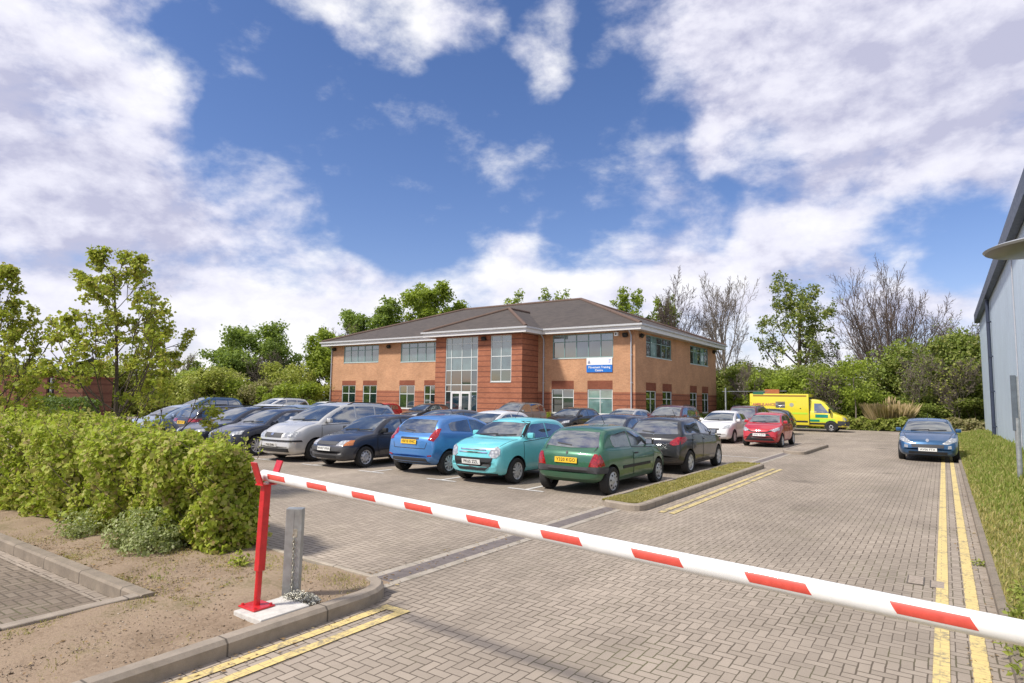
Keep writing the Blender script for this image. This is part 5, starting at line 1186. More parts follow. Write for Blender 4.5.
# near hedge: clumps of leaves over stems
def hedge(name, boxes, n, size, m, lab, cat, seed, stems=40, lump=.16, twigm=None, group=None):
    rng = np.random.default_rng(seed); r = tag(empty(name, (boxes[0][0], boxes[0][2], .1)), lab, cat, group); O = np.array([boxes[0][0], boxes[0][2], .1])
    Ps, Vs = [], []; vol = np.array([(b[1] - b[0]) * (b[3] - b[2]) + (b[5] - b[4]) * ((b[1] - b[0]) + (b[3] - b[2])) for b in boxes]); vol = vol / vol.sum()
    for b, w in zip(boxes, vol):
        x0, x1, y0, y1, z0, z1 = b; k = int(n * w); c = np.array([(x0 + x1) / 2, (y0 + y1) / 2, (z0 + z1) / 2]); hs = np.array([(x1 - x0) / 2, (y1 - y0) / 2, (z1 - z0) / 2])
        d = rng.uniform(-1, 1, (k, 3)); ax = rng.choice(3, k, p=np.array([hs[1] * hs[2], hs[0] * hs[2], hs[0] * hs[1]]) / (hs[1] * hs[2] + hs[0] * hs[2] + hs[0] * hs[1])); d[np.arange(k), ax] = np.sign(d[np.arange(k), ax])
        q = d * hs; ln = np.minimum(1, .985 / np.maximum(1e-6, (np.abs(d) ** 9).sum(1) ** (1 / 9))); q = q * ln[:, None]
        nr = unit(np.sign(d) * np.abs(d) ** 4 / hs)
        wob = sum(a * np.sin(q @ np.array(kv) + ph) for a, kv, ph in ((lump, (2.1, 2.7, 2.3), 1.), (lump * .7, (4.7, -3.1, 4.9), 2.), (lump * .5, (-8.3, 7.7, 9.1), .5), (lump * .35, (15., 13., -17.), 1.5)))
        depth = np.abs(rng.normal(size=k)) * .13 - .03
        q = q + nr * (wob - depth)[:, None]; q[:, 2] = np.maximum(q[:, 2], -hs[2] + .01); Ps.append(c + q); Vs.append(nr)
    P = np.concatenate(Ps) - O; V = np.concatenate(Vs)
    crown_obj('foliage', P, V, size, m, r, rng, .72, .9)
    b = MB()
    for bx in boxes:
        for _ in range(int(stems * (bx[1] - bx[0]) / 3)):
            e0, e1 = min(.25, (bx[1] - bx[0]) * .3), min(.25, (bx[3] - bx[2]) * .3); p = np.array([rng.uniform(bx[0] + e0, bx[1] - e0), rng.uniform(bx[2] + e1, bx[3] - e1), bx[4] - .05]); d = np.array([rng.normal() * .25, rng.normal() * .25, 1.]); pts = [p]
            for s in range(5): d = d + rng.normal(size=3) * .18; pts.append(pts[-1] + d / np.linalg.norm(d) * (bx[5] - bx[4]) * .19)
            b.tube(np.array(pts) - O, [.014, .012, .01, .008, .006, .004], 5, cap=False)
    b.build('stems', M_TWIG, r, 180)
    if size < .1 and boxes[0][5] > 1:                       # longer shoots standing out of the clipped top and face
        sb = MB(); SP = []
        for bx in boxes:
            for _ in range(int(26 * (bx[1] - bx[0]))):
                top = rng.random() < .6; p = np.array([rng.uniform(bx[0], bx[1]), rng.uniform(bx[2], bx[3]) if top else bx[2] + .05, bx[5] - .12 if top else rng.uniform(bx[4] + .3, bx[5])]); d = np.array([rng.normal() * .4, rng.normal() * .3 - (0 if top else .9), 1.]); d = d / np.linalg.norm(d); L = rng.uniform(.15, .36); q = p + d * L
                sb.tube([p - O, (p + q) / 2 - O + rng.normal(size=3) * .01, q - O], [.005, .004, .002], 4, cap=False)
                for t in np.linspace(.3, 1, 8): SP.append(p + d * L * t + rng.normal(size=3) * .028 - O)
        SP = np.array(SP); tag(sb.build('shoots', M_TWIG, r, 180), kind='stuff'); crown_obj('shoot_leaves', SP, unit(rng.normal(size=SP.shape)), size * .8, m, r, rng, .7, .3)
    return r
hedge('hazel_hedge', [(-7.9, -7.0, 4.02, 4.64, .05, 1.27), (-9.0, -7.7, 3.85, 4.8, .05, 1.30)], 34000, .066, L_HEDGE, 'lush lime green hedge bush nearest the red post', 'hedge', 3, lump=.085)
hedge('hazel_hedge', [(-10.4, -8.95, 3.68, 5.0, .05, 1.33), (-12.2, -10.3, 3.55, 5.2, .05, 1.40), (-14.8, -12.1, 3.45, 5.3, .05, 1.45)], 42000, .070, L_HEDGE, 'lush green hedge bush reaching the left edge behind the lowered path', 'hedge', 4, lump=.10)
hedge('variegated_shrub', [(-8.35, -7.5, 3.5, 4.0, .06, .38)], 5000, .034, L_COVER, 'low variegated shrub spreading at the foot of the lime green hedge', 'shrub', 5, stems=14, lump=.09)
hedge('variegated_shrub', [(-9.5, -9.05, 3.4, 3.75, .06, .26)], 1500, .034, L_COVER, 'smaller low variegated shrub left along the foot of the hedge', 'shrub', 6, stems=10, lump=.07)
# grass, blade by blade
def blades(name, P, h, m, rng, w=.012, lean=.45, kind='stuff'):
    n = len(P); a = rng.uniform(0, 2 * pi, n); d = np.stack([np.cos(a), np.sin(a), np.zeros(n)], 1); s = np.stack([-np.sin(a), np.cos(a), np.zeros(n)], 1)
    hh = (h * rng.uniform(.5, 1.3, n))[:, None]; ln = (lean * rng.random(n))[:, None]; up = np.array([0, 0, 1.])
    wv = w * (np.linalg.norm(P[:, :2], axis=1)[:, None] / 9).clip(.6, 2.6)
    V = np.stack([P - s * wv, P + s * wv, P + up * hh * .6 + d * hh * ln * .4 + s * wv * .7, P + up * hh * (1 - ln * .3) + d * hh * ln * 1.1], 1)
    o = link(name, quads_mesh(name, V, 4, [(0, 1, 2), (0, 2, 3)]), None, m); return tag(o, kind=kind) if kind else o
rng = np.random.default_rng(11)
def scatter(n, x0, x1, y0, y1, zf, keep=None):
    # thinner with distance from the camera
    y = y0 + (y1 - y0) * rng.random(n) ** 1.7; x = rng.uniform(x0, x1, n); P = np.stack([x, y, np.array([zf(a, b_) for a, b_ in zip(x, y)])], 1)
    if keep is not None: P = P[[keep(p) for p in P]]
    return P
nz = lambda p, s=1.: sin(p[0] * 3.1 * s + 1.3 * sin(p[1] * 1.7 * s)) * sin(p[1] * 2.3 * s + sin(p[0] * 2.1 * s))
P = scatter(46000, .42, 2.15, 3., 48, lambda x, y: verge_z(x, y) - .01)
hv = .055 + .045 * np.array([max(0, nz(p, .8)) for p in P]) + .09 * (P[:, 0] > 1.3) * rng.random(len(P)) + .05 * (P[:, 1] > 14)
hv = np.where(P[:, 0] < .6, hv * .6, hv) * (1 + .6 * np.array([max(0, nz(p, .45)) for p in P]))
blades('verge_grass', P, hv, M_GRASS, rng, .009)
P = scatter(22000, 2.0, 7.0, -2., 14, lambda x, y: min(.5, verge_z(x, y)) - .01); blades('rough_grass', P, .10, M_GRASS, rng, .009)
P = scatter(12000, .41, 1.0, 3., 40, lambda x, y: verge_z(x, y) - .01, lambda p: nz(p, 1.3) > -.2 or p[0] < .55); blades('dry_verge_grass', P, .08, M_DRY, rng, .008)
P = scatter(16000, -5.24, -4.52, 10.5, 19.6, lambda x, y: .098, lambda p: nz(p, 1.1) > -.55); blades('island_grass', P, .035, M_DRY, rng, .007)
P = np.concatenate([scatter(5200, -8.2, -4.65, 3.0, 4.45, lambda x, y: .095, lambda p: nz(p, 1.6) > .30 + .25 * rng.random() or (p[1] > 4.0 and rng.random() < .5)), scatter(1500, -6.0, -4.7, .8, 3.2, lambda x, y: .095, lambda p: nz(p, 1.9) > .45), scatter(1800, -6.06, -5.8, .8, 2.9, lambda x, y: .095, lambda p: nz(p, 2.5) > -.2), scatter(2600, -12, -6.0, 2.95, 3.5, lambda x, y: .095, lambda p: nz(p, 1.2) > -.1)])
blades('bed_weeds', P, .026, M_DRY, rng, .0035, .9)
P = scatter(1500, -7, -4.8, 3.2, 4.5, lambda x, y: .095, lambda p: nz(p, 2.2) > .55); blades('bed_grass', P, .035, M_GRASS, rng, .0035, .8)
def clods(name, P, size, m):
    n = len(P); v = unit(rng.normal(size=(n, 4, 3))) * np.array([1, 1, .6]); V = P[:, None, :] + v * (size * rng.uniform(.4, 1.5, (n, 1, 1))); return tag(link(name, quads_mesh(name, V, 4, [(0, 1, 2), (0, 2, 3), (0, 3, 1), (1, 3, 2)]), None, m), kind='stuff')
P = np.concatenate([scatter(2600, -6.0, -4.62, .8, 4.4, lambda x, y: .104), scatter(1500, -9.5, -6.0, 3.0, 4.2, lambda x, y: .104)]); clods('soil_clods', P, .011, leafmat('clod', [(.16, .115, .075), (.28, .21, .14), (.38, .32, .25), (.22, .16, .10)], 0., .95))
P = np.concatenate([scatter(900, -9.5, -5.6, 2.98, 4.4, lambda x, y: .112), scatter(160, -6.0, -4.62, .8, 4.4, lambda x, y: .112), scatter(260, .05, .34, 4, 18, lambda x, y: .008), scatter(140, -4.44, -4.2, .8, 4.2, lambda x, y: .012), scatter(200, -5.3, -4.7, 4.7, 11, lambda x, y: .016)])
V = leaves(P, .035, rng, .6); V[:, :, 2] = P[:, None, 2] + (V[:, :, 2] - P[:, None, 2]) * .25; tag(link('leaf_litter', quads_mesh('leaf_litter', V, 4), None, leafmat('dead_leaf', [(.20, .12, .05), (.30, .20, .09), (.14, .08, .04), (.36, .28, .14)], .1, .8)), kind='stuff')
P = scatter(9000, -9.6, -4.7, 3.3, 4.5, lambda x, y: .095, lambda p: p[1] > 3.75 - .25 * nz(p, 1.5) and nz(p, 2.) > -.6 and not (p[0] > -5.4 and p[1] < 4.15)); blades('hedge_foot_grass', P, .032, M_DRY, rng, .0035, .9)
# weeds sprouting along the verge kerb and beside the bollard
def weed(x, y, z, n, rad, lab, size=.05, seed=1, h=.14, m=None):
    g = np.random.default_rng(seed); o = tag(empty('weed', (x, y, z)), lab, 'weed'); v = unit(g.normal(size=(n, 3))); v[:, 2] = np.abs(v[:, 2]); Pq = v * (g.random(n) ** .5)[:, None] * np.array([rad, rad, h])
    crown_obj('leaves', Pq, v, size, m or L_YEL, o, g, .5, .4); b = MB()
    for k in range(7): q = Pq[k * 3]; b.tube([(0, 0, 0), q * .5 + np.array([0, 0, .02]), q], .003, 4, cap=False)
    b.build('stems', M_TWIG, o, 180)
weed(.62, 6.9, .12, 420, .30, 'yellow green weed sprouting over the verge kerb nearest the barrier arm', .05, 1, .26)
weed(.62, 5.6, .12, 500, .34, 'yellow green weed at the right edge, closest to the camera', .05, 9, .30)
weed(.50, 6.2, .12, 380, .28, 'bushy yellow green weed right under the barrier arm on the verge', .05, 8, .22)
weed(.56, 7.8, .12, 160, .14, 'small weed on the verge kerb beyond the largest weed', .04, 2, .16)
weed(.29, 9.6, .005, 60, .10, 'tiny weed growing in the gutter at the foot of the verge kerb', .035, 3, .07)
weed(-6.35, 4.0, .1, 120, .12, 'small green weed in the bare soil under the hedge end', .045, 4, .16, L_HEDGE)
weed(-6.28, 2.62, .005, 50, .09, 'small tuft growing at the corner of the lowered path', .035, 5, .08)

# ---- trees and shrubs further away
def dense_tree(name, x, y, h, w, n, leaf, m, lab, seed, cz=.58, trunk=.22, group=None, squash=1., base=.12, nclump=46, limb=True, z0=0.):
    g = np.random.default_rng(seed); r = tag(empty(name, (x, y, z0)), lab, 'tree', group)
    d = unit(g.normal(size=(nclump, 3))); rr = g.uniform(.35, .9, nclump) ** .7
    c = d * rr[:, None] * np.array([w / 2, w / 2, h * (1 - base) / 2 * squash]) + np.array([0, 0, h * (base + (1 - base) / 2)])
    c[:, 2] = np.minimum(c[:, 2], h * .93); rad = g.uniform(.10, .22, nclump) * w
    P, v = clumped(g, c, rad, n, .8); v = unit(P - np.array([0, 0, h * .45]))
    crown_obj('crown', P, v, leaf, m, r, g, .8, .5)
    b = MB(); top = h * .72
    b.tube([(0, 0, -.1), (g.normal() * .1, g.normal() * .1, h * .25), (g.normal() * .25, g.normal() * .25, top)], [trunk, trunk * .75, trunk * .25], 8, cap=False)
    for k in range(14):
        q = c[k]; z = h * g.uniform(.18, .5); b.tube([(0, 0, z), q * np.array([.5, .5, 0]) + np.array([0, 0, (z + q[2]) / 2 + .2]), q], [trunk * .35, trunk * .22, trunk * .08], 5, cap=False)
    b.build('trunk', M_BARK, r, 180); return r
def leafy_tree(name, x, y, h, w, n, leaf, m, lab, seed, frm=.2, rad=.07, trunk=.25, group=None, up=1., flat=.7):
    g = np.random.default_rng(seed); r = tag(empty(name, (x, y, 0)), lab, 'tree', group)
    spec = dict(seg=[7, 6, 4, 3], taper=[.25, .35, .4, .5], wig=[.05, .10, .14, .2], up=[.02, .07 * up, .05, .02], n=[15, 6, 3], ang=[.95, .8, .7], len=[.50, .50, .5], rr=[.45, .5, .55], cone=1, **{'from': [frm, .2, .25]})
    limbs, tips = fit(*grow(g, (0, 0, 0), (0, 0, 1), h * .9, trunk, 3, spec), h, w)
    wood('trunk', [l for l in limbs if l[2] < 3], M_BARK, r, minr=.02)
    t = tips[tips[:, 2] > h * frm * .6]; P, v = clumped(g, t, np.full(len(t), rad * w) * g.uniform(.6, 1.5, len(t)), n, flat); v = unit(P - np.array([0, 0, h * .45]))
    crown_obj('crown', P, v, leaf, m, r, g, .8, .45); return r
def shrub(name, x, y, h, w, n, leaf, m, seed, lab, group=None, z0=0., dpt=None):
    g = np.random.default_rng(seed); r = tag(empty(name, (x, y, z0)), lab, 'shrub', group); k = 30
    c = np.stack([g.uniform(-.5, .5, k) * w, g.uniform(-.5, .5, k) * (dpt or w), g.uniform(.02, .85, k) * h], 1); e = 1 - .55 * (c[:, 2] / h) ** 2; c[:, 0] *= e; c[:, 1] *= e
    rad = g.uniform(.12, .26, k) * min(w, h) ; P, v = clumped(g, c, rad, n, .9); P[:, 2] = np.abs(P[:, 2]); v = unit(P - np.array([0, 0, h * .3]))
    crown_obj('foliage', P, v, leaf, m, r, g, .75, .5); b = MB()
    for q in c[:16]: b.tube([(q[0] * .3, q[1] * .3, -.05), (q[0] * .6, q[1] * .6, q[2] * .5), tuple(q)], [.05, .035, .012], 5, cap=False)
    b.build('stems', M_TWIG, r, 180); return r
def bare_tree(x, y, h, w, seed, lab, spread=.9, n0=9, r0=.22, z0=0., lean=(0, 0), frm=.08, ang=.55, name='bare_tree', m=None, twigs=None, buds=None):
    g = np.random.default_rng(seed); r = tag(empty(name, (x, y, z0)), lab, 'tree')
    spec = dict(seg=[6, 7, 6, 4, 3], taper=[.35, .3, .35, .4, .5], wig=[.05, .06, .08, .11, .15], up=[.02, .05, .05, .03, .0], n=[n0, 8, 6, 4], ang=[ang, .50, .55, .6], len=[spread, .50, .48, .5], rr=[.55, .45, .45, .5], cone=1, **{'from': [frm, .2, .15, .15]})
    limbs, tips = fit(*grow(g, (0, 0, 0), (lean[0], lean[1], 1), h * .62, r0, 4, spec), h, w)
    wood('trunk', limbs, m or M_TWIG, r, minr=.013, sides=(8, 6, 4, 3, 3))
    if buds:
        t = tips[g.random(len(tips)) < buds[0]]; P, v = clumped(g, t, np.full(len(t), .25), buds[1], .9); crown_obj('buds', P, v, .13, buds[2], r, g)
    return r
# behind the office roof
leafy_tree('roadside_tree', -55.0, 52.0, 13.5, 9.2, 26000, .25, L_DARK, 'dark green round tree above the west end of the office roof', 41, rad=.075)
leafy_tree('roadside_tree', -49.0, 56.2, 15.0, 11.0, 30000, .26, L_LIME, 'bright lime green tree above the office roof beside the dark green one', 42, rad=.07)
for x, y, h, w, s, lab in ((-40.5, 60, 14.4, 5.0, 43, 'small lime tree top peeping over the roof ridge, leftmost of three'), (-36.8, 62, 14.9, 5.6, 44, 'lime tree top peeping over the middle of the office roof ridge'), (-29.6, 66, 14.9, 4.6, 45, 'sparse tree top peeping over the ridge just left of the roof peak'), (-26.2, 68, 14.0, 3.6, 46, 'thin tree top showing right of the roof peak')):
    leafy_tree('roadside_tree', x, y, h, w, 6000, .22, L_LIME, lab, s, frm=.45, rad=.08)
# left of the office
leafy_tree('broad_tree', -57.3, 36.4, 9.0, 9.4, 26000, .22, L_DARK, 'large dark green tree left of the office with bare stems before it', 51, frm=.1, rad=.085)
leafy_tree('broad_tree', -50.6, 41.0, 8.4, 7.4, 19000, .21, L_LIME, 'mid green tree touching the west corner of the office', 52, frm=.1, rad=.08)
bare_tree(-54.2, 36.0, 6.4, 5.0, 53, 'brown leafless coppice in front of the large dark green tree', .9, 14, .10, frm=.0, ang=.34, name='bare_coppice', m=M_BARKP)
bare_tree(-51.5, 43.5, 9.8, 5.0, 54, 'half leafless tree top above the mid green tree by the office', .7, 8, .12, ang=.5, buds=(.5, 900, L_LIME))
bare_tree(-62.5, 32.5, 6.6, 4.0, 55, 'pale leafless tree left of the large dark green tree', .7, 8, .10, ang=.5, m=M_BARKP, buds=(.4, 700, L_PALE))
BANK = 'shrubs on the bank beyond the cars, left of the office'
SH = {}
def sh(key, x, y, sc, rz, lab=None, group=None, z0=0.):
    o = copy_tree(SH[key]); o.location = (x, y, z0); o.scale = sc; o.rotation_euler = (0, 0, rz); tag(o, lab, None, group); return o
SH['lime'] = shrub('bank_shrub', -55, 30, 4.2, 4.6, 9500, .17, L_PALE, 61, 'pale yellow green shrub on the bank beyond the parked cars', BANK)
SH['mid'] = shrub('bank_shrub', -60, 26, 3.8, 4.8, 9500, .17, L_LIME, 62, 'mid green shrub on the bank beyond the parked cars', BANK)
SH['bronze'] = shrub('bank_shrub', -50, 33, 3.4, 4.4, 9000, .17, L_PINK, 63, 'straw and bronze tinted shrub on the bank beyond the parked cars', BANK)
g = np.random.default_rng(64); keys = ['lime', 'mid', 'bronze', 'lime', 'mid']
for i in range(22):
    t = i / 21; x = -46.5 - 27 * t + g.normal() * .8; y = 35.5 - 22 * t + g.normal() * 1.2 + (3.2 if i % 3 == 0 else 0); s = g.uniform(.8, 1.25)
    sh(keys[i % 5], x, y, (s, s, s * g.uniform(.8, 1.2)), g.uniform(0, 6))
# right: the thicket closing the end of the road
THK = 'shrubs in the thicket closing the end of the road'
SH['ivy'] = shrub('thicket_shrub', -2, 57, 6.0, 5.4, 15000, .17, L_IVY, 71, 'tall dark green shrub in the thicket at the end of the road', THK)
SH['thick'] = shrub('thicket_shrub', -9, 56, 5.2, 5.0, 14000, .17, L_SHRUB, 72, 'mid green shrub in the thicket at the end of the road', THK)
SH['spring'] = shrub('thicket_shrub', -12, 55, 4.4, 4.6, 11000, .16, L_LIME, 73, 'fresh light green shrub in the thicket at the end of the road', THK)
for i, (k, x, y, s, z) in enumerate([('ivy', .8, 56.5, 1.15, 1.1), ('thick', -.9, 58.5, 1.3, 1.1), ('ivy', -5.2, 58.5, .95, 1.), ('thick', -6.5, 55.8, .85, .9), ('spring', -7.8, 54.5, .95, 1.1), ('spring', -9.8, 54.0, 1.0, 1.0), ('thick', -12.2, 57.5, 1.05, .95), ('ivy', -14.2, 58.5, .95, .95), ('spring', -14.4, 55.2, .85, .8), ('ivy', -16.8, 60.0, 1.0, 1.0), ('thick', -19.5, 62, 1.1, 1.0), ('thick', 2.4, 59.5, 1.25, 1.25), ('ivy', 2.0, 54.6, .7, .6), ('spring', -4.4, 54.2, .75, .9), ('thick', -1.2, 54.6, .70, .62), ('ivy', -8.6, 59.0, 1.0, .95), ('ivy', 4.5, 57.5, 1.1, 1.0), ('ivy', -22.5, 64, 1.1, 1.0), ('thick', -11.2, 60.5, 1.05, 1.0)]):
    sh(k, x, y, (s, s, s * z), i * 1.3)
leafy_tree('ivy_clad_tree', -11.2, 64.2, 14.4, 7.0, 9500, .19, L_IVY, 'tall leafy tree clad in ivy standing above the ambulance', 74, frm=.25, rad=.07, up=1.6, trunk=.3)
bare_tree(-22.0, 59.5, 15.2, 7.6, 76, 'tall leafless tree beyond the east end of the office, next to the roof', .80, 14, .20, frm=.15, ang=.46, m=M_TWIG)
bare_tree(-17.0, 60.5, 14.7, 6.4, 77, 'pale leafless tree between the office and the ivy clad tree', .80, 12, .20, frm=.15, ang=.46, m=M_BARKP)
bare_tree(-12.8, 53.2, 5.2, 4.0, 78, 'leaning pale leafless tree low beside the east end of the office', .8, 6, .08, lean=(-.3, 0), m=M_BARKP)
bare_tree(2.3, 70, 11.0, 8.5, 79, 'low leafless tree between the wide leafless tree and the warehouse', 1.0, 12, .2, ang=.6, m=M_TWIG, buds=(.3, 900, L_SHRUB))
def fan_tree(x, y, h, w, seed, lab, stems, m, r0=.2):
    g = np.random.default_rng(seed); r = tag(empty('bare_tree', (x, y, 0)), lab, 'tree'); L, T = [], []
    spec = dict(seg=[8, 6, 5, 3], taper=[.22, .35, .4, .5], wig=[.045, .08, .11, .15], up=[.0, .045, .03, .02], n=[12, 7, 4], ang=[.52, .55, .6], len=[.36, .5, .5], rr=[.45, .5, .5], c0=1.1, c1=.45, **{'from': [.25, .15, .15]})
    for i in range(stems):
        az = 2.4 * i; ti = RAD(66) * ((i + .5) / stems) ** .6; d = (sin(ti) * cos(az), sin(ti) * sin(az), cos(ti)); l, t = grow(g, (0, 0, 1.2 + .3 * (i % 3)), d, h * g.uniform(.82, 1.0), r0 * g.uniform(.5, 1.), 3, spec); L += l; T.append(t)
    L.append(([np.array([0, 0, -.2]), np.array([.05, 0, 1.3]), np.array([0, 0, 2.4])], [r0 * 2.2, r0 * 1.8, r0 * 1.5], 0))
    L, T = fit(L, np.concatenate(T), h, w); wood('trunk', L, m, r, minr=.015, sides=(8, 5, 3, 3)); return r
fan_tree(-4.3, 71.5, 16.9, 15.2, 178, 'wide domed leafless tree behind the thicket at the end of the road', 20, M_TWIG, .18)
bare_tree(-7.2, 53.3, 4.6, 3.4, 181, 'small bare twiggy bush between the ambulance bonnet and the thicket', .85, 10, .05, frm=.0, ang=.42, m=M_BARKP, buds=(.4, 700, L_LIME), name='twiggy_bush')
bare_tree(.9, 53.9, 5.2, 3.6, 182, 'half bare twiggy bush before the thicket near the warehouse corner', .85, 10, .05, frm=.0, ang=.42, m=M_BARKP, buds=(.45, 900, L_PALE), name='twiggy_bush')
bare_tree(-1.6, 54.0, 6.4, 3.0, 183, 'slender half bare sapling before the thicket behind the blue coupe', .75, 8, .06, frm=.15, ang=.45, m=M_BARKP, buds=(.5, 900, L_SHRUB), name='slender_sapling')
# sapling with a pale stem at the edge of the thicket
g = np.random.default_rng(80); r = tag(empty('birch_sapling', (-5.35, 52.0, 0)), 'slim sapling with a pale stem before the thicket, right of the ambulance', 'tree')
MB().tube([(0, 0, 0), (.05, 0, 1.5), (-.05, 0, 3.2), (0, 0, 5.2)], [.06, .05, .035, .012], 7, cap=False).build('trunk', M_BARKP, r, 180)
c = np.stack([g.normal(size=26) * .55, g.normal(size=26) * .55, g.uniform(1.9, 5.3, 26)], 1); P, v = clumped(g, c, np.full(26, .5), 1500, .9); crown_obj('crown', P, v, .16, L_LIME, r, g)
# pampas clump
g = np.random.default_rng(81); r = tag(empty('pampas_grass', (-3.3, 52.6, 0)), 'straw coloured pampas grass clump in front of the thicket', 'ornamental grass')
n = 2600; a = g.uniform(0, 2 * pi, n); rad = g.random(n) ** .5 * 1.3; Pb = np.stack([rad * np.cos(a) * .8, rad * np.sin(a) * .6, np.zeros(n)], 1); d = np.stack([np.cos(a), np.sin(a), np.zeros(n)], 1); hh = g.uniform(1.0, 2.2, n)[:, None]; s = np.stack([-np.sin(a), np.cos(a), np.zeros(n)], 1) * .022
V = np.stack([Pb - s, Pb + s, Pb + np.array([0, 0, 1]) * hh * .6 + d * .25 * hh + s, Pb + np.array([0, 0, 1]) * hh * .92 + d * .55 * hh * g.random((n, 1))], 1); link('blades', quads_mesh('blades', V, 4, [(0, 1, 2), (0, 2, 3)]), r, M_STRAW)
b = MB()
for k in range(26):
    x = g.normal() * .65; y = g.normal() * .4; h = g.uniform(1.7, 2.5); b.tube([(x * .6, y, .3), (x * .9, y, h * .75), (x, y, h)], [.008, .008, .008], 4); b.tube([(x * .9, y, h * .72), (x * .97, y, h * .86), (x, y, h)], [.02, .06, .01], 5)
b.build('plumes', M_STRAW, r, 180)
# low hedges closing the paving
hedge('low_hedge', [(-6.9, -4.2, 51.0, 52.0, 0, .72), (-4.4, -1.6, 51.2, 52.2, 0, .78)], 7000, .17, L_YEL, 'low pale yellow green hedge along the far end of the paving', 'hedge', 82, stems=10, lump=.12)
hedge('low_hedge', [(-.4, 2.2, 51.6, 52.6, 0, .85)], 3600, .16, L_PINK, 'low brown twiggy hedge between the blue coupe and the warehouse corner', 'hedge', 83, stems=40, lump=.10)
shrub('gorse_bush', -.75, 52.6, .95, .9, 700, .12, leafmat('gorse_flower', [(.55, .42, .02), (.40, .36, .04), (.22, .26, .04)], .3), 84, 'small bush with bright yellow flowers behind the blue coupe')
# planting before the office
for x, y, s, lab in ((-22.3, 35.9, .9, 'small green shrub against the office wall right of the entrance block'), (-13.4, 40.5, .8, 'small green shrub by the narrow windows of the east end')):
    o = sh('spring', x, y, (.36 * s, .30 * s, .26 * s), 1.1, lab, 'small shrubs at the foot of the office walls'); o.name = 'wall_shrub'
hedge('clipped_hedge', [(-14.6, -13.4, 44, 50, 0, .95)], 3000, .13, L_TRIM, 'clipped dark hedge along the foot of the east end', 'hedge', 85, stems=6, lump=.06)
# ------------------------------------------------------------------ barrier, posts, left-hand things
M_REDP = simple('red_gloss_paint', (.56, .018, .022), .38, coat=.25, var=.2, vscale=14, bump=.15, bscale=30); M_REDD = simple('faded_red_sticker', (.60, .075, .05), .45, var=.12, vscale=25)
M_WHP = simple('white_gloss_arm', (.78, .77, .74), .36, coat=.2, var=.09, vscale=9); M_STEEL = simple('galvanised_steel', (.36, .37, .36), .5, .55, var=.22, vscale=9); M_SLAB = simple('pale_concrete_slab', (.56, .53, .48), .9, var=.15, vscale=12, bump=.4)
M_CHAINM = simple('zinc_chain', (.50, .48, .40), .4, .7, var=.2, vscale=40)
# support post with a fork that takes the end of the arm
px, py = -4.90, 3.27
o = tag(empty('barrier_rest_post', (px, py, .11)), 'red painted steel post with a forked head holding the end of the barrier arm', 'barrier post')
b = MB(); b.box(-.115, .115, -.10, .10, .03, .045, bev=.004)
for sx in (-1, 1):
    for sy in (-1, 1): b.tube([(sx * .09, sy * .075, .045), (sx * .09, sy * .075, .06)], .012, 6)
b.build('base_plate', M_REDP, o)
dv = Vector((.19 + 4.90, 3.005 - 3.285, 0)).normalized(); an = math.atan2(dv.y, dv.x); RM = Matrix.Rotation(an, 4, 'Z')
b = MB(); b.tube([(0, 0, .045), (.015, 0, .38)], .028, 16); b.build('lower_tube', M_REDP, o, 60)
b = MB(); sh_ = Matrix(((1, 0, .045, 0), (0, 1, 0, 0), (0, 0, 1, 0), (0, 0, 0, 1))); b.box(-.033, .033, -.033, .033, .33, 1.06, bev=.008, M=sh_); b.build('upper_tube', M_REDP, o)
fx = .05; b = MB()
b.box(fx - .055, fx + .055, -.07, .07, 1.06, 1.07); M0 = Matrix.Translation((fx, 0, 1.07)) @ RM
for sgn in (1, -1): b.box(-.045, .045, -.006, .006, 0, .20, M=M0 @ Matrix.Translation((0, sgn * .055, 0)) @ Matrix.Rotation(-sgn * RAD(20), 4, 'X'))
b.build('fork', M_REDP, o)
sl = tag(MB().box(-.17, .22, -.17, .30, -.03, .028, bev=.01).build('concrete_slab', M_SLAB), 'pale concrete slab under the red barrier post', 'slab'); sl.location = (-4.80, 3.27, .11)
# the arm across the road, hinged on a pedestal outside the picture on the right
A = Vector((px + .0, py + .015, 1.245)); Bv = Vector((.19, 3.005, 1.12)); d = (Bv - A).normalized(); LEN = 6.05
r = tag(empty('barrier_boom', tuple(A)), 'white boom with slanted red bands lying across the car park entrance', 'barrier')
r.rotation_euler = d.to_track_quat('X', 'Z').to_euler()
b = MB(); n = 28; prof = [(.041 * cos(2 * pi * k / n), .0465 * sin(2 * pi * k / n)) for k in range(n)]; xs = [-.03, -.022, *np.linspace(0, LEN, 30)]
vs = []
for i, x in enumerate(xs): vs += [(x, a * (.86 if i == 0 else 1), c * (.86 if i == 0 else 1)) for a, c in prof]
b.add(vs, [(i * n + k, (i + 1) * n + k, (i + 1) * n + (k + 1) % n, i * n + (k + 1) % n) for i in range(len(xs) - 1) for k in range(n)] + [tuple(range(n))])
b.build('boom', M_WHP, r, 50)
def band(x, w, slant):
    bb = MB(); m = 14; vs = []; us = np.linspace(-.34, .62, m)
    for j, t in enumerate((0, 1)):
        for u in us:
            ang = u; y, z = -.0416 * cos(ang), .0471 * sin(ang)
            vs.append((x + (w if t else 0) - slant * (z / .0465), y, z))
    bb.add(vs, [(k, k + m, k + 1 + m, k + 1)[::1] for k in range(m - 1)]); return bb
for k in range(16):
    x = .115 + k * .575
    if x > LEN - .4: break
    o_ = band(x, .262, .030).build('red_band', M_REDD, r, 80)
ped = tag(empty('barrier_pedestal', (1.16, 2.93, 0.1)), 'white and red barrier housing on the verge that carries the boom', 'barrier housing')
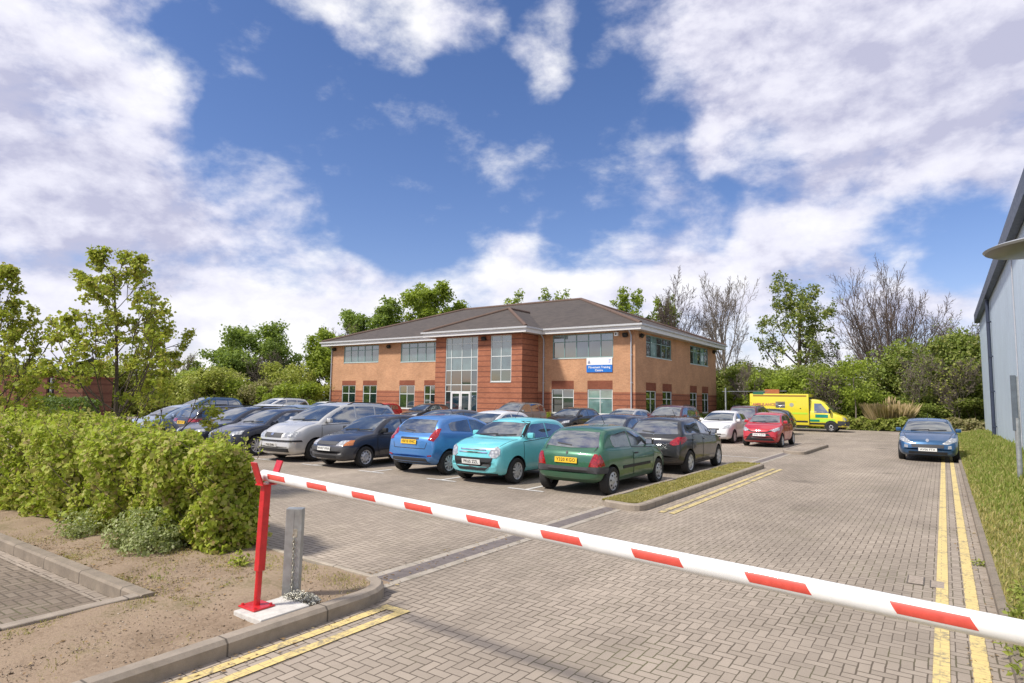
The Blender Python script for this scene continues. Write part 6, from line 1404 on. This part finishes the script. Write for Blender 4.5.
MB().box(-.17, .17, -.20, .20, 0, 1.0, bev=.02).build('cabinet', M_WHP, ped); MB().box(-.19, .19, -.22, .22, 1.0, 1.03, bev=.01).build('cap', M_REDP, ped); MB().box(-.14, .1, -.05, .05, 1.03, 1.14, bev=.01).build('hinge', M_STEEL, ped)
# bollard with chain
bx_, by_ = -5.02, 3.70
o = tag(empty('steel_bollard', (bx_, by_, .10)), 'grey galvanised steel channel bollard beside the red post', 'bollard')
b = MB(); h = .80
b.box(-.075, .075, -.045, .045, -.05, h, bev=.006); b.box(-.02, .0, -.047, -.0455, .0, h - .02)
pst = b.build('post', M_STEEL, o); pst.rotation_euler = (RAD(1.5), RAD(1.), RAD(38))
b = MB(); b.box(.0, .05, -.062, -.045, h - .26, h - .18, bev=.005); b.tube([(.01 + .02 * (1 - cos(t)), -.055, h - .18 + .03 * sin(t)) for t in np.linspace(0, pi, 8)], .005, 5); pl = b.build('padlock', M_CHAINM, o); pl.rotation_euler = (0, 0, RAD(38))
def chain():
    g = np.random.default_rng(5); b = MB(); pts = [Vector((.02, -.06, h - .24 - i * .032)) for i in range(16)]; R = Matrix.Rotation(RAD(38), 4, 'Z'); pts = [R @ p for p in pts]
    def link_(p, d, roll, L=.021, w=.010, r=.0042):
        d = d.normalized(); u = d.orthogonal().normalized(); u = (Matrix.Rotation(roll, 4, d) @ u); ring = []
        for t in np.linspace(0, 2 * pi, 11)[:-1]: ring.append(p + d * L * cos(t) + u * w * sin(t))
        b.tube(ring + [ring[0]], r, 4, cap=False)
    for i, p in enumerate(pts): link_(p, Vector((g.normal() * .1, g.normal() * .1, 1)), i * pi / 2)
    for k in range(230):
        a = g.uniform(0, 2 * pi); rr = g.random() ** .6; z = max(0, .085 * (1 - rr) * g.random()); p = Vector((.20 + .20 * rr * cos(a), -.06 + .15 * rr * sin(a), .018 + z)); link_(p, Vector(g.normal(size=3) * np.array([1, 1, .35])), g.uniform(0, 3))
    c = b.build('chain', M_CHAINM, None, 180); c.location = (bx_, by_, .10); tag(c, 'zinc chain hanging on the bollard and heaped beside it', 'chain')
chain()
# post in the verge
o = tag(empty('verge_post', (1.40, 18.75, .2)), 'slim grey post with a narrow dark plate standing in the verge grass', 'post')
MB().tube([(0, 0, -.1), (-.0, 0, 1.45)], .055, 10).build('post', M_STEEL, o, 60); MB().box(-.085, .02, -.045, .045, 1.15, 2.45, bev=.01).build('plate', simple('slate_plate', (.10, .12, .14), .6, var=.15), o); MB().box(.022, .06, -.02, .02, 1.1, 2.42).build('rear_bracket', M_STEEL, o)
# street lantern leaning in from the right
o = tag(empty('street_lamp', (1.98, 9.95, .4)), 'grey street lamp with a flat round lantern reaching in from the right edge', 'street lamp')
MB().tube([(0, 0, -.4), (0, 0, 1.2), (0, 0, 3.75)], [.07, .06, .045], 12).build('pole', M_STEEL, o, 60)
MT = Matrix.Translation((-.88, -.2, 3.50)) @ Matrix.Rotation(RAD(-3), 4, 'Y')
MB().lathe([(.001, .055), (.30, .05), (.56, .02), (.62, -.005), (.60, -.03)], 48, 0, MT).build('lantern_hood', simple('lantern_grey', (.36, .375, .385), .4, .2, var=.08), o, 60)
MB().lathe([(.60, -.028), (.56, -.05), (.20, -.075), (.001, -.08)], 48, 0, MT).build('lantern_bowl', simple('lantern_bowl', (.12, .125, .135), .35), o, 60)
MB().tube([(0, 0, 3.7), (-.2, -.05, 3.68), (-.7, -.17, 3.575)], .04, 10).build('arm', M_STEEL, o, 60)
# height bar near the ambulance and lamp column
o = tag(empty('height_bar', (-11.0, 38.9, 0)), 'white height restriction bar with an orange and green end panel left of the ambulance', 'height bar')
MB().tube([(0, 0, 0), (0, 0, 2.75)], .045, 10).build('post', M_STEEL, o, 60); MB().tube([(-.2, 0, 2.52), (3.1, 2.0, 2.60)], .018, 8).build('crossbar', M_STEEL, o, 60)
q = MB().box(.0, .85, -.015, .015, -.12, .14); p = q.build('orange_panel', simple('orange_panel', (.62, .20, .07), .5, var=.1), o); p.location = (2.0, 1.34, 2.56); p.rotation_euler = (0, 0, math.atan2(2.0, 3.5))
q = MB().box(.0, .62, -.015, .015, -.13, .04); p = q.build('green_panel', simple('green_panel', (.05, .22, .12), .5), o); p.location = (1.38, .98, 2.50); p.rotation_euler = (0, 0, math.atan2(2.0, 3.5))
# far left: brick enclosure, clipped hedge, grey shed
a0 = math.atan2(4.6, 6.6); o = tag(empty('brick_enclosure', (-50.2, 13.9, 0), a0), 'low red brick enclosure with a dark pipe in a recess at the far left', 'wall')
M_RB = brickmat('brown_brick', (.24, .105, .06), (.19, .08, .05), (.2, .13, .1), .6, (.12, .05, .035)); MB().box(0, 3.25, 0, 3, 0, 2.85).build('wall', M_RB, o); MB().box(3.75, 5.6, 0, 3, 0, 2.85).build('wall', M_RB, o); MB().box(3.25, 3.75, .18, 3, 0, 2.8).build('recess', M_NAVY, o); MB().tube([(3.5, .08, 0), (3.5, .08, 2.8)], .07, 8).build('pipe', M_PIPE, o, 60)
MB().box(-.06, 3.25, -.06, 3.06, 2.853, 2.95).build('coping', M_LINT, o); MB().box(3.75, 5.66, -.06, 3.06, 2.853, 2.95).build('coping', M_LINT, o)
hd2 = hedge('clipped_hedge', [(-46.5, -38.5, 14.4, 15.6, 0, 1.55)], 6000, .14, L_TRIM, 'clipped dark green hedge before the low red brick enclosure', 'hedge', 91, stems=5, lump=.06)
o = tag(empty('grey_shed', (-64, 17.5, 0), a0), 'pale grey shed roof glimpsed between the two young maples', 'building')
MB().box(-6, 5, 0, 8, 0, 3.6).build('wall', simple('shed_wall', (.42, .44, .47), .6), o); b = MB(); b.add([(-6.3, -.3, 3.6), (5.3, -.3, 3.6), (5.3, 4, 5.0), (-6.3, 4, 5.0), (5.3, 8.3, 3.6), (-6.3, 8.3, 3.6)], [(0, 1, 2, 3), (3, 2, 4, 5)]); b.build('roof', simple('shed_roof', (.50, .52, .56), .5), o)
for i, (x, y, s) in enumerate(((-58, 20.5, 1.2), (-61.5, 16.5, 1.1), (-66, 13.2, 1.2), (-56.5, 24, 1.1), (-70, 9, 1.2), (-55.0, 12.0, .9))):
    sh(['mid', 'lime'][i % 2], x, y, (s, s, s * 1.05), i * 2.)
